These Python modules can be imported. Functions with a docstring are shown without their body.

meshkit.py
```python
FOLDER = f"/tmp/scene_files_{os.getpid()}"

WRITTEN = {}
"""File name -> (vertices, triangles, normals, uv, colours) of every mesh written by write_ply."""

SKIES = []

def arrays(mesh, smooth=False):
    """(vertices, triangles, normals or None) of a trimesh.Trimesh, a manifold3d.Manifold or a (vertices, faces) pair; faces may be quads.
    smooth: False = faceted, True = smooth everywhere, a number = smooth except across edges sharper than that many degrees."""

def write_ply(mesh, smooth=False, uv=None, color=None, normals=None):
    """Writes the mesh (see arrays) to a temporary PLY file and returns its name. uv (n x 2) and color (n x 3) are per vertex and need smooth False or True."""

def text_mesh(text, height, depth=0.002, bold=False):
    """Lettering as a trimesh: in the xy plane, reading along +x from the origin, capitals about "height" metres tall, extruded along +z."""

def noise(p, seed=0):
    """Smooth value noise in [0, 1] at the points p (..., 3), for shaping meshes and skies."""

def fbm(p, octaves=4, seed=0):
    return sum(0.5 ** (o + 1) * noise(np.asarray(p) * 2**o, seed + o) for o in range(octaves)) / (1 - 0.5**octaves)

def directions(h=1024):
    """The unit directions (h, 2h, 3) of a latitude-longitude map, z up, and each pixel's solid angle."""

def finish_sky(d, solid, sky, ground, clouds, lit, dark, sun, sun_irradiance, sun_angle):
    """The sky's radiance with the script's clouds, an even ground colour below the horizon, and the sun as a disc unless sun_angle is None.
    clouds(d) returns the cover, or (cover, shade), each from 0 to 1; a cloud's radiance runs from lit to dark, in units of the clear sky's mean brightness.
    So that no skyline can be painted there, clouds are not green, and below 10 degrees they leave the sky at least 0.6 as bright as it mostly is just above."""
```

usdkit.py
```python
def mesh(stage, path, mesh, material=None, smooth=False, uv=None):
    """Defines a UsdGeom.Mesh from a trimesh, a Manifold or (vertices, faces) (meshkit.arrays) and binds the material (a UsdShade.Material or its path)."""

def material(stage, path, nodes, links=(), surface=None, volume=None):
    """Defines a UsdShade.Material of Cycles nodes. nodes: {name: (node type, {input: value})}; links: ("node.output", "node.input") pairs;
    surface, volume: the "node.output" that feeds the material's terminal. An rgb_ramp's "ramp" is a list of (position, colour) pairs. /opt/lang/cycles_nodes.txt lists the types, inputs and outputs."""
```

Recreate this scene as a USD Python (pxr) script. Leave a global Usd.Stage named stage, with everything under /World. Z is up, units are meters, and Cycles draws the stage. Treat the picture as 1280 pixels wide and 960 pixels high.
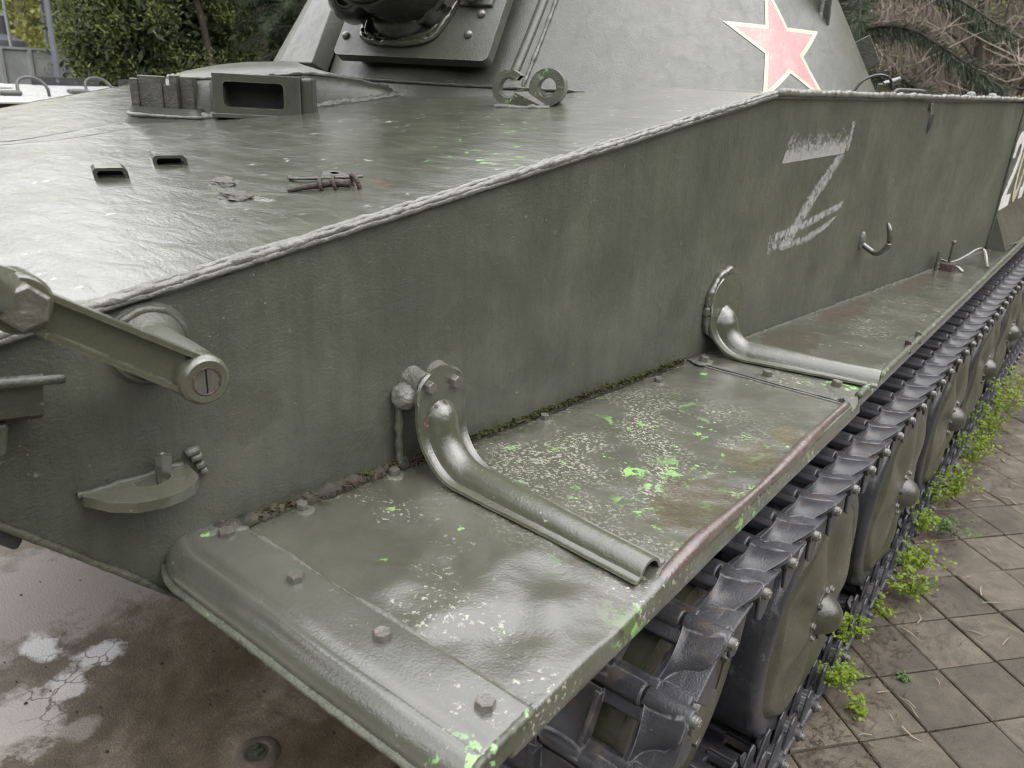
import math, numpy as np, trimesh, usdkit, meshkit
from pxr import Usd, UsdGeom, UsdLux, UsdShade, Gf, Sdf, Vt
from shapely.geometry import Polygon, Point
stage = Usd.Stage.CreateInMemory()
UsdGeom.SetStageUpAxis(stage, 'Z')
UsdGeom.SetStageMetersPerUnit(stage, 1.0)
UsdGeom.Xform.Define(stage, '/World')
UsdGeom.Scope.Define(stage, '/World/Looks')
rng = np.random.default_rng(7)
PI = math.pi
A = np.array

# ---------------------------------------------------------------- camera
cam = UsdGeom.Camera.Define(stage, '/World/camera')
cr, cu, cf = A([.7849056, .61754018, .05066887]), A([-.26348552, .25864305, .9293434]), A([-.56080174, .74279735, -.36572327])
cam.AddTransformOp().Set(Gf.Matrix4d(*cr, 0, *cu, 0, *(-cf), 0, 0, 0, 1.5756, 1))
cam.CreateHorizontalApertureAttr(36.0)
cam.CreateVerticalApertureAttr(27.0)
cam.CreateFocalLengthAttr(36 * 972.5 / 1280)
cam.CreateFStopAttr(7.5)
cam.CreateFocusDistanceAttr(1.45)
cam.CreateClippingRangeAttr(Gf.Vec2f(.05, 2000))
cam.CreateExposureAttr(1.42)

# ---------------------------------------------------------------- sky and light
SUN = A([.55, .10, .83]); SUN = SUN / np.linalg.norm(SUN)
sel, srot = math.asin(SUN[2]), math.atan2(SUN[0], SUN[1])
sky = usdkit.material(stage, '/World/Looks/overcast_sky', {
    'tc': ('texture_coordinate', {}),
    'st': ('sky_texture', {'sky_type': 'single_scattering', 'sun_disc': False, 'sun_elevation': sel, 'sun_rotation': srot, 'aerosol_density': 2.0}),
    'mp': ('mapping', {'scale': (1.6, 1.6, 3.2)}),
    'n': ('noise_texture', {'scale': 1.7, 'detail': 6, 'roughness': .55, 'distortion': .3}),
    'cr': ('rgb_ramp', {'ramp': [(0.25, (5.2, 5.15, 5.4)), (.5, (8.5, 8.35, 8.6)), (.75, (12.4, 12.1, 12.1))]}),
    'sx': ('separate_xyz', {}), 'gr': ('map_range', {'from_min': 0., 'from_max': 1., 'to_min': .45, 'to_max': 1.6, 'clamp': True}),
    'gv': ('vector_math', {'math_type': 'scale'}),
    'mx': ('mix_color', {'fac': .93, 'use_clamp': False}),
    'bg': ('background_shader', {'strength': .13})},
    [('tc.generated', 'mp.vector'), ('mp.vector', 'n.vector'), ('n.fac', 'cr.fac'), ('st.color', 'mx.a'), ('tc.generated', 'sx.vector'), ('sx.z', 'gr.value'), ('cr.color', 'gv.vector1'), ('gr.result', 'gv.scale'), ('gv.vector', 'mx.b'), ('mx.result', 'bg.color')],
    surface='bg.background')
dome = UsdLux.DomeLight.Define(stage, '/World/sky')
UsdShade.MaterialBindingAPI.Apply(dome.GetPrim()).Bind(sky)
sun = UsdLux.DistantLight.Define(stage, '/World/sun')
sun.CreateIntensityAttr(.22); sun.CreateAngleAttr(55.0); sun.CreateNormalizeAttr(True); sun.CreateColorAttr(Gf.Vec3f(1, .97, .93))
sun.AddTransformOp().Set(Gf.Matrix4d(Gf.Rotation(Gf.Vec3d(0, 0, 1), Gf.Vec3d(*SUN)), Gf.Vec3d(0, 0, 0)))

# ---------------------------------------------------------------- scene helpers
ORG, NUM = {}, {}
def numbered(parent, name):
    k = NUM.get((parent, name), 0); NUM[(parent, name)] = k + 1
    return f'{parent}/{name}' + (f'_{k:03d}' if k else '')
def say(p, **kw):
    for k, v in kw.items():
        if v: p.SetCustomDataByKey(k, v)
def thing(name, label, category, loc=(0, 0, 0), group=None):
    path = numbered('/World', name)
    x = UsdGeom.Xform.Define(stage, path); x.AddTranslateOp().Set(Gf.Vec3d(*map(float, loc)))
    ORG[path] = A(loc, float); say(x.GetPrim(), label=label, category=category, group=group)
    return path
def put(parent, name, m, mat, smooth=35, **kw):
    """one Mesh prim; the mesh m is given in world coordinates"""
    parent = parent or '/World'
    path = numbered(parent, name)
    if not isinstance(m, trimesh.Trimesh): m = trimesh.Trimesh(*m, process=False)
    o = ORG.get(parent, np.zeros(3))
    mm = trimesh.Trimesh(m.vertices - o, m.faces, process=False)
    usdkit.mesh(stage, path, mm, M[mat], smooth=smooth)
    ORG[path] = o
    say(stage.GetPrimAtPath(path), **kw)
    return path
def solo(name, m, mat, label, category, smooth=35, group=None):
    return put(None, name, m, mat, smooth, label=label, category=category, group=group)
def cat(ms): return trimesh.util.concatenate([m for m in ms if m is not None])
def frame(o, x, y, z):
    T = np.eye(4); T[:3, 0], T[:3, 1], T[:3, 2], T[:3, 3] = x, y, z, o
    return T
def unit(v): v = A(v, float); return v / np.linalg.norm(v)
def axis_frame(o, z, hint=(0, 0, 1)):
    z = unit(z); h = A(hint, float)
    if abs(z @ h) > .95: h = A([1., 0, 0])
    x = unit(np.cross(h, z)); return frame(o, x, np.cross(z, x), z)
def moved(m, T):
    m = m.copy(); m.apply_transform(T); return m
def n3(P, scale, seed=0, oct=3): return (meshkit.fbm(A(P) * scale + 37.0, oct, seed) - .5) * 2

def sheet(P, thick, inward=False):
    """closed slab from a grid of points (nu, nv, 3); thickness goes along minus the grid normal"""
    P = A(P, float); nu, nv = P.shape[:2]
    du = np.gradient(P, axis=0); dv = np.gradient(P, axis=1)
    n = np.cross(du, dv); L = np.linalg.norm(n, axis=2, keepdims=True); n = n / np.maximum(L, 1e-12)
    Q = P - n * thick
    V = np.vstack([P.reshape(-1, 3), Q.reshape(-1, 3)]); o = nu * nv
    I = np.arange(o).reshape(nu, nv)
    a, b, c, d = I[:-1, :-1].ravel(), I[1:, :-1].ravel(), I[1:, 1:].ravel(), I[:-1, 1:].ravel()
    F = [np.c_[a, b, c], np.c_[a, c, d], np.c_[a, c, b] + o, np.c_[a, d, c] + o]
    ring = np.concatenate([I[:, 0], I[-1, 1:], I[-2::-1, -1], I[0, -2:0:-1]])
    r2 = np.roll(ring, -1)
    F += [np.c_[ring, ring + o, r2 + o], np.c_[ring, r2 + o, r2]]
    m = trimesh.Trimesh(V, np.vstack(F), process=False)
    m.update_faces(m.area_faces > 1e-14)
    m.fix_normals() if False else None
    return m
def skin(P):
    P = A(P, float); nu, nv = P.shape[:2]; I = np.arange(nu * nv).reshape(nu, nv)
    a, b, c, d = I[:-1, :-1].ravel(), I[1:, :-1].ravel(), I[1:, 1:].ravel(), I[:-1, 1:].ravel()
    return trimesh.Trimesh(P.reshape(-1, 3), np.vstack([np.c_[a, b, c], np.c_[a, c, d]]), process=False)
def resample(path, step):
    path = A(path, float); d = np.r_[0, np.cumsum(np.linalg.norm(np.diff(path, axis=0), axis=1))]
    n = max(2, int(d[-1] / step) + 1); t = np.linspace(0, d[-1], n)
    return np.c_[[np.interp(t, d, path[:, k]) for k in range(3)]].T
def smoothed(path, it=3):
    p = A(path, float)
    for _ in range(it):
        q = np.empty((2 * len(p) - 2, 3)); q[0::2] = p[:-1] * .75 + p[1:] * .25; q[1::2] = p[:-1] * .25 + p[1:] * .75
        p = np.vstack([p[:1], q, p[-1:]])
    return p
def tube(path, r, n=8, lump=0, seed=0, lscale=60, flat=1.0, up=(0, 0, 1)):
    p = A(path, float); k = len(p); t = np.gradient(p, axis=0); t /= np.maximum(np.linalg.norm(t, axis=1, keepdims=True), 1e-12)
    r = A(r, float)
    r = np.full(k, float(r)) if r.ndim == 0 else np.interp(np.linspace(0, 1, k), np.linspace(0, 1, len(r)), r)
    up = A(up, float); 
    x = np.cross(t, up); bad = np.linalg.norm(x, axis=1) < .1
    x[bad] = np.cross(t[bad], [1, .03, 0]); x /= np.linalg.norm(x, axis=1, keepdims=True); y = np.cross(x, t)
    a = np.arange(n) / n * 2 * PI
    V = p[:, None] + r[:, None, None] * (np.cos(a)[None, :, None] * x[:, None] + flat * np.sin(a)[None, :, None] * y[:, None])
    if lump:
        s = 1 + lump * n3(V, lscale, seed, 3)[..., None]
        V = p[:, None] + (V - p[:, None]) * s
    V = np.vstack([V.reshape(-1, 3), p[:1], p[-1:]])
    I = np.arange(k * n).reshape(k, n); J = np.roll(I, -1, axis=1)
    F = [np.c_[I[:-1].ravel(), I[1:].ravel(), J[1:].ravel()], np.c_[I[:-1].ravel(), J[1:].ravel(), J[:-1].ravel()]]
    F += [np.c_[np.full(n, k * n), I[0], J[0]], np.c_[np.full(n, k * n + 1), J[-1], I[-1]]]
    m = trimesh.Trimesh(V, np.vstack(F)[:, ::-1], process=False)
    return m
SPH = trimesh.creation.icosphere(1).vertices
def rbox(lo, hi, r=.003):
    lo, hi = A(lo, float), A(hi, float); r = min(r, (hi - lo).min() * .49)
    C = A([[x, y, z] for x in (lo[0] + r, hi[0] - r) for y in (lo[1] + r, hi[1] - r) for z in (lo[2] + r, hi[2] - r)])
    return trimesh.convex.convex_hull((C[:, None] + SPH[None] * r).reshape(-1, 3))
def hull(pts, r=0):
    pts = A(pts, float)
    if r: pts = (pts[:, None] + SPH[None] * r).reshape(-1, 3)
    return trimesh.convex.convex_hull(pts)
def lathe(prof, n=32, T=None):
    """revolve (radius, z) pairs round z"""
    prof = A(prof, float); a = np.arange(n) / n * 2 * PI
    P = np.stack([prof[:, None, 0] * np.cos(a), prof[:, None, 0] * np.sin(a), np.repeat(prof[:, 1:], n, 1)], -1)
    P = np.concatenate([P, P[:, :1]], 1)
    m = skin(P); m.merge_vertices(); m.update_faces(m.area_faces > 1e-13); m.faces = m.faces[:, ::-1]
    if m.volume < 0: m.invert()
    return moved(m, T) if T is not None else m
def hexbolt(o, nrm, r=.011, h=.008, turn=0.3, washer=0):
    a = np.arange(6) / 6 * 2 * PI + turn
    ring = lambda rr, z: np.c_[rr * np.cos(a), rr * np.sin(a), np.full(6, z)]
    m = hull(np.vstack([ring(r, 0), ring(r, h * .8), ring(r * .86, h)]))
    T = axis_frame(A(o, float), nrm)
    return moved(m, T)
def washer(o, nrm, r, h=.003, lump=.25, seed=0):
    m = lathe([(0, h), (r * .75, h), (r, 0), (r, -.002)], 24)
    v = m.vertices; rad = 1 + lump * n3(v + seed, 70, seed)[:, None] ; v = v * np.c_[rad, rad, np.ones(len(v))]
    return moved(trimesh.Trimesh(v, m.faces, process=False), axis_frame(A(o, float), nrm))
def extrude(poly, h): return trimesh.creation.extrude_polygon(poly, h, engine='earcut')

# ---------------------------------------------------------------- materials
M = {}
def mat(name, nodes, links, surface='p.BSDF', volume=None):
    M[name] = usdkit.material(stage, '/World/Looks/' + name, nodes, links, surface=surface, volume=volume)
def paint(name, base, dark, light, rough=.36, coat=.25, streak=0., bump=.35, fine=260., speck=None, spots=(), rust=None, crack=None, wide=6., coatr=.18, mid=3.0, stretch=(1, 1, 1), spec=.5, edge=None):
    """weathered gloss paint: tone patches, wiping streaks, pitting, chips of other coats, stains of their own shape"""
    N = {'g': ('geometry', {}),
         'n1': ('noise_texture', {'scale': wide, 'detail': 7, 'roughness': .62, 'distortion': .4}),
         'r1': ('rgb_ramp', {'ramp': [(.28, dark), (.5, base), (.72, light)]}),
         'ms': ('mapping', {'scale': (15, 15, 1.3)}),
         'n2': ('noise_texture', {'scale': 3.2, 'detail': 8, 'roughness': .72, 'distortion': .25}),
         'r2': ('rgb_ramp', {'ramp': [(.36, (.72, .72, .70)), (.52, (1, 1, 1)), (.68, (1.16, 1.15, 1.12))]}),
         'm1': ('mix_color', {'blend_type': 'multiply', 'fac': streak, 'use_clamp': False}),
         'n3': ('noise_texture', {'scale': fine, 'detail': 4, 'roughness': .6}),
         'm4': ('mapping', {'scale': stretch}), 'n4': ('noise_texture', {'scale': 26., 'detail': 6, 'roughness': .65, 'distortion': .6}),
         'bh': ('math', {'math_type': 'multiply_add', 'value2': mid}),
         'bp': ('bump', {'strength': bump, 'distance': .0018}),
         'rr': ('map_range', {'from_min': .3, 'from_max': .7, 'to_min': rough - .1, 'to_max': rough + .14}),
         'p': ('principled_bsdf', {'coat_weight': coat, 'coat_roughness': coatr, 'specular_ior_level': spec})}
    L = [('g.position', f'{k}.vector') for k in ('n1', 'ms', 'n3', 'm4')] + [
        ('m4.vector', 'n4.vector'), ('ms.vector', 'n2.vector'), ('n1.fac', 'r1.fac'), ('n2.fac', 'r2.fac'), ('r1.color', 'm1.a'), ('r2.color', 'm1.b'),
        ('n4.fac', 'bh.value1'), ('n3.fac', 'bh.value3'), ('bh.value', 'bp.height'), ('bp.normal', 'p.normal'), ('bp.normal', 'p.coat_normal'),
        ('n4.fac', 'rr.value'), ('rr.result', 'p.roughness')]
    col = 'm1.result'
    def over(key, fac, color, scale=1.0):
        nonlocal col
        N[key + 'x'] = ('mix_color', {'b': color, 'use_clamp': False})
        L.extend([(col, key + 'x.a'), (fac, key + 'x.fac')]); col = key + 'x.result'
    for i, (scale, lo, hi, color, zone) in enumerate(speck or ()):
        k = f's{i}'
        N[k + 'n'] = ('noise_texture', {'scale': scale, 'detail': 5, 'roughness': .62, 'distortion': .25})
        N[k + 'o'] = ('vector_math', {'math_type': 'add', 'vector2': (11.3 * i + 2, 5.1 * i, 3.7 * i)})
        N[k + 'r'] = ('map_range', {'from_min': lo, 'from_max': hi, 'to_min': 0, 'to_max': 1, 'clamp': True})
        L += [('g.position', k + 'o.vector1'), (k + 'o.vector', k + 'n.vector'), (k + 'n.fac', k + 'r.value')]
        f = k + 'r.result'
        # broad noise decides where on the surface the flecks are
        N[k + 'z'] = ('noise_texture', {'scale': zone[0], 'detail': 3, 'roughness': .5})
        N[k + 'zr'] = ('map_range', {'from_min': zone[1], 'from_max': zone[2], 'to_min': 0, 'to_max': 1, 'clamp': True})
        N[k + 'm'] = ('math', {'math_type': 'multiply'})
        L += [(k + 'o.vector', k + 'z.vector'), (k + 'z.fac', k + 'zr.value'), (f, k + 'm.value1'), (k + 'zr.result', k + 'm.value2')]
        f = k + 'm.value'
        if len(zone) > 3:      # and one place in particular
            (px, py, pz), pr = zone[3], zone[4]
            N[k + 'd'] = ('vector_math', {'math_type': 'distance', 'vector2': (px, py, pz)})
            N[k + 'dr'] = ('map_range', {'from_min': pr, 'from_max': pr * .35, 'to_min': 0, 'to_max': 1, 'clamp': True})
            N[k + 'dm'] = ('math', {'math_type': 'multiply'})
            L += [('g.position', k + 'd.vector1'), (k + 'd.value', k + 'dr.value'), (f, k + 'dm.value1'), (k + 'dr.result', k + 'dm.value2')]
            f = k + 'dm.value'
        over(k, f, color)
    for i, (pos, rad, color, sy) in enumerate(spots):
        k = f'q{i}'
        N[k + 'a'] = ('mapping', {'location': tuple(-A(pos) * A([1, sy, 1])), 'scale': (1, sy, 1)})
        N[k + 'n'] = ('noise_texture', {'scale': 38., 'detail': 4, 'roughness': .6})
        N[k + 'l'] = ('vector_math', {'math_type': 'length'})
        N[k + 's'] = ('math', {'math_type': 'multiply_add', 'value2': rad * 1.3})
        N[k + 'r'] = ('map_range', {'from_min': rad * 1.62, 'from_max': rad * 1.42, 'to_min': 0, 'to_max': .5 if name == 'wall_paint' else .88, 'clamp': True})
        L += [('g.position', k + 'a.vector'), ('g.position', k + 'n.vector'), (k + 'a.vector', k + 'l.vector1'), (k + 'n.fac', k + 's.value1'), (k + 'l.value', k + 's.value3'), (k + 's.value', k + 'r.value')]
        N[k + 'c'] = ('noise_texture', {'scale': 150., 'detail': 4, 'roughness': .7})
        N[k + 'cr'] = ('rgb_ramp', {'ramp': [(.3, tuple(A(color) * .6)), (.55, color), (.7, tuple(A(color) * 1.7))]})
        N[k + 'x'] = ('mix_color', {'use_clamp': False})
        L += [('g.position', k + 'c.vector'), (k + 'c.fac', k + 'cr.fac'), (col, k + 'x.a'), (k + 'cr.color', k + 'x.b'), (k + 'r.result', k + 'x.fac')]; col = k + 'x.result'
    if edge:        # rubbed bright along its edges
        N['ev'] = ('bevel', {'radius': edge[1], 'samples': 4}); N['ed'] = ('vector_math', {'math_type': 'dot_product'})
        N['er'] = ('map_range', {'from_min': .985, 'from_max': .86, 'to_min': 0, 'to_max': 1.1, 'clamp': True}); N['em'] = ('math', {'math_type': 'multiply', 'use_clamp': True})
        N['en'] = ('map_range', {'from_min': .42, 'from_max': .62, 'to_min': .05, 'to_max': 1, 'clamp': True})
        L += [('ev.bevel', 'ed.vector1'), ('g.normal', 'ed.vector2'), ('ed.value', 'er.value'), ('n4.fac', 'en.value'), ('er.result', 'em.value1'), ('en.result', 'em.value2')]
        over('ew', 'em.value', edge[0])
    if crack:
        N['vk'] = ('voronoi_texture', {'feature': 'distance_to_edge', 'scale': crack, 'randomness': 1.})
        N['vn'] = ('mix_vector', {'fac': .04}); N['vc'] = ('noise_texture', {'scale': 60., 'detail': 3})
        N['vr'] = ('map_range', {'from_min': .05, 'from_max': .01, 'to_min': 0, 'to_max': .9, 'clamp': True})
        L += [('g.position', 'vc.vector'), ('g.position', 'vn.a'), ('vc.color', 'vn.b'), ('vn.result', 'vk.vector'), ('vk.distance', 'vr.value')]
        over('ck', 'vr.result', (.035, .036, .03))
    L.append((col, 'p.base_color'))
    mat(name, N, L)

OL, OD, OH = (.043, .0455, .0335), (.028, .0300, .0215), (.064, .066, .050)
CREAM, LIME, RUST = (.20, .20, .155), (.135, .27, .07), (.10, .042, .03)
FB, FD, FH = (.0285, .0295, .0215), (.020, .0205, .0145), (.043, .044, .033)
paint('wall_paint', OL, OD, OH, rough=.38, coat=.2, coatr=.2, streak=.62, mid=1.9, bump=.8, wide=5., speck=[(90., .66, .72, (.19, .20, .16), (4., .52, .66)), (60., .71, .73, LIME, (5., .62, .70)), (26., .60, .68, (.040, .040, .030), (3., .5, .62))], spots=[((-0.891, 0.572, 1.120), 0.050, (.033, .034, .023), 0.90), ((-0.843, 0.969, 1.170), 0.060, (.033, .034, .023), 0.80), ((-0.795, 1.366, 1.200), 0.080, (.033, .034, .023), 0.90), ((-0.763, 1.635, 1.100), 0.050, (.033, .034, .023), 1.00), ((-0.687, 2.260, 1.300), 0.100, (.033, .034, .023), 0.80), ((-0.634, 2.707, 1.150), 0.070, (.033, .034, .023), 0.80), ((-0.873, 0.721, 1.020), 0.050, (.033, .034, .023), 0.80), ((-0.819, 1.168, 1.050), 0.050, (.033, .034, .023), 0.80)])
paint('deck_paint', (.026, .028, .020), (.018, .019, .013), (.038, .040, .030), rough=.17, coat=1.0, coatr=.045, mid=3., stretch=(.4, 1.3, 1), bump=.34, wide=9., speck=[(45., .62, .70, (.22, .225, .20), (6., .48, .62)), (34., .61, .635, LIME, (7., .46, .54, (-.98, 1.22, 1.45), .20)), (30., .56, .62, RUST, (9., .36, .44, (-1.03, .90, 1.39), .075))])
paint('fender_paint', FB, FD, FH, rough=.11, coat=1.0, coatr=.03, mid=1.6, bump=.36, wide=8., streak=.1,
      speck=[(150., .52, .58, CREAM, (7., .46, .58, (-.62, 1.15, .95), .42)), (120., .58, .64, CREAM, (8., .52, .62)),
             (30., .615, .63, LIME, (6., .42, .5, (-.50, 1.15, .95), .40)), (34., .56, .58, LIME, (9., .40, .48, (-.42, 1.12, .95), .15)), (28., .68, .69, LIME, (6., .5, .56)), (30., .52, .535, LIME, (9., .3, .36, (-.362, .742, .95), .05))],
      spots=[((-.425, 1.08, .95), .075, (.024, .0195, .0105), .62), ((-.425, 1.31, .95), .058, (.030, .026, .013), .75), ((-.405, 1.45, .95), .042, (.036, .031, .016), .8), ((-.378, .740, .95), .040, (.018, .016, .010), 1.0), ((-.47, .80, .95), .016, (.02, .018, .012), 1.)])
paint('rear_fender_paint', FB, FD, FH, rough=.15, coat=1.0, coatr=.06, mid=1.6, bump=.36, wide=8., streak=.1,
      speck=[(120., .57, .64, CREAM, (7., .48, .6)), (40., .55, .57, LIME, (9., .36, .44, (-.38, 1.85, .95), .15))],
      spots=[((-.62, 2.05, .95), .085, (.020, .017, .010), .5), ((-.60, 2.5, .95), .06, (.028, .021, .014), .22), ((-.54, 3.1, .95), .05, (.030, .022, .015), .2)])
paint('flap_paint', (.033, .0340, .0265), (.024, .0245, .0185), (.045, .046, .037), rough=.14, coat=1.0, coatr=.06, mid=1.2, bump=.22, edge=((.09, .088, .07), .003), wide=7., streak=0, speck=[(120., .62, .68, CREAM, (7., .52, .62)), (40., .55, .57, LIME, (16., .36, .42, (-.36, .43, .94), .06))])
paint('lip_paint', (.060, .065, .046), (.040, .044, .030), (.092, .096, .072), rough=.55, coat=.05, bump=.7, wide=25., crack=55., speck=[(40., .60, .63, (.15, .28, .09), (8., .44, .52))])
paint('edge_moss', (.04, .041, .028), (.022, .022, .015), (.065, .065, .045), rough=.6, coat=.05, bump=.9, wide=30., speck=[(90., .54, .62, (.055, .05, .02), (14., .48, .58))])
paint('bracket_paint', (.030, .032, .021), (.022, .023, .015), (.042, .043, .030), rough=.16, coat=1.0, coatr=.08, mid=1.6, bump=.36, edge=((.085, .085, .068), .003), speck=[(48., .70, .715, LIME, (7., .48, .55)), (42., .69, .71, (.20, .07, .06), (8., .5, .58)), (110., .66, .70, CREAM, (9., .5, .6))])
paint('weld_paint', (.07, .072, .058), (.036, .037, .029), (.125, .125, .11), rough=.38, coat=.5, bump=1.0, wide=40., fine=180.)
paint('turret_paint', (.030, .033, .023), (.021, .023, .016), (.043, .045, .034), rough=.38, coat=.3, coatr=.16, mid=1.6, bump=.42, edge=((.12, .12, .10), .004), wide=7., streak=.35, speck=[(70., .68, .70, (.04, .04, .035), (6., .52, .6))])
paint('mantlet_paint', (.015, .016, .014), (.011, .012, .010), (.022, .023, .02), rough=.32, coat=.5, bump=.3)
paint('block_paint', (.034, .034, .026), (.022, .022, .017), (.05, .05, .04), edge=((.12, .12, .10), .003), rough=.42, coat=.2, bump=1.0, wide=18., speck=[(40., .62, .66, (.085, .06, .012), (9., .5, .6))])
paint('bolt_paint', (.042, .040, .032), (.027, .025, .020), (.062, .06, .05), edge=((.11, .09, .07), .0016), rough=.18, coat=1.0, coatr=.1, bump=.6, wide=60., speck=[(120., .64, .70, RUST, (30., .48, .58))])
paint('chipped_paint', (.036, .038, .025), (.024, .025, .017), (.055, .056, .040), rough=.4, coat=.3, bump=.7, wide=20., speck=[(55., .59, .62, (.15, .25, .11), (14., .4, .5))])
paint('rust', (.028, .018, .013), (.015, .011, .009), (.052, .029, .020), rough=.6, coat=.05, bump=1.2, wide=40.)
paint('primer_roll', (.036, .026, .021), (.024, .018, .014), (.056, .044, .038), rough=.18, coat=1.0, coatr=.09, bump=.4, wide=30., speck=[(70., .58, .64, (.072, .075, .06), (9., .45, .56)), (60., .66, .69, (.18, .22, .12), (14., .5, .58))])
paint('steel', (.015, .0155, .0185), (.008, .0083, .0102), (.031, .032, .037), rough=.42, coat=.15, coatr=.25, mid=.9, bump=.5, spec=.5, edge=((.15, .15, .155), .004), wide=14., fine=300., speck=[(40., .52, .66, (.034, .021, .014), (7., .44, .60)), (18., .56, .66, (.050, .043, .034), (5., .5, .62)), (120., .66, .71, (.10, .10, .105), (14., .48, .6))])
paint('rubber', (.008, .0083, .010), (.0055, .0055, .007), (.018, .0185, .021), rough=.34, coat=.7, coatr=.16, mid=1., bump=.4, wide=9., streak=.5, speck=[(30., .58, .72, (.075, .078, .088), (6., .46, .64))])
paint('wheel_paint', (.021, .021, .0125), (.014, .014, .008), (.032, .032, .020), rough=.33, coat=.4, coatr=.2, bump=.35, wide=10., streak=.2, speck=[(150., .68, .72, (.2, .2, .17), (8., .48, .58)), (30., .68, .70, (.15, .3, .11), (5., .55, .62))])
paint('black_paint', (.014, .014, .015), (.01, .01, .011), (.022, .022, .023), rough=.4, coat=.2, bump=.5)
paint('dark_inside', (.010, .009, .008), (.007, .006, .006), (.024, .015, .012), rough=.7, coat=0, bump=.3)
paint('white_paint', (.50, .50, .47), (.4, .4, .37), (.58, .58, .55), rough=.45, coat=.2, bump=.2, speck=[(60., .66, .70, (.2, .2, .17), (8., .5, .6))])
paint('cream_paint', (.35, .315, .215), (.28, .25, .17), (.41, .375, .27), rough=.4, coat=.3, bump=.2)
paint('star_red', (.185, .034, .025), (.13, .022, .018), (.26, .10, .085), rough=.30, coat=.9, coatr=.2, bump=.3, wide=12.)
paint('grey_plate', (.22, .23, .23), (.18, .185, .185), (.28, .285, .28), rough=.6, coat=0, bump=.3, wide=3., streak=.6)
paint('pole_paint', (.10, .105, .125), (.085, .09, .105), (.115, .12, .14), rough=.4, coat=.1, bump=.1)
paint('sky_sheen_deck_paint', (.36, .365, .36), (.30, .305, .30), (.42, .42, .41), rough=.25, coat=.7, bump=.2)  # pale base colour stands in for sky reflected at grazing angle
paint('dark_stone', (.04, .041, .047), (.032, .034, .04), (.05, .05, .057), rough=.5, coat=.1, bump=.2)

# chalk: dusty strokes that miss the hollows of the paint
mat('chalk', {'g': ('geometry', {}), 'mp': ('mapping', {'scale': (1, 1, 1)}), 'n': ('noise_texture', {'scale': 60., 'detail': 8, 'roughness': .85, 'distortion': .4}),
    'a': ('attribute', {'attribute': 'wear'}), 'ad': ('math', {'math_type': 'add'}),
    'r': ('map_range', {'from_min': .44, 'from_max': .60, 'to_min': 0, 'to_max': .66, 'clamp': True}),
    'd': ('diffuse_bsdf', {'color': (.28, .275, .265), 'roughness': .6}), 't': ('transparent_bsdf', {}), 'm': ('mix_closure', {})},
    [('g.position', 'mp.vector'), ('mp.vector', 'n.vector'), ('n.fac', 'ad.value1'), ('a.fac', 'ad.value2'), ('ad.value', 'r.value'), ('r.result', 'm.fac'), ('t.BSDF', 'm.closure1'), ('d.BSDF', 'm.closure2')], surface='m.closure')

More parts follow.
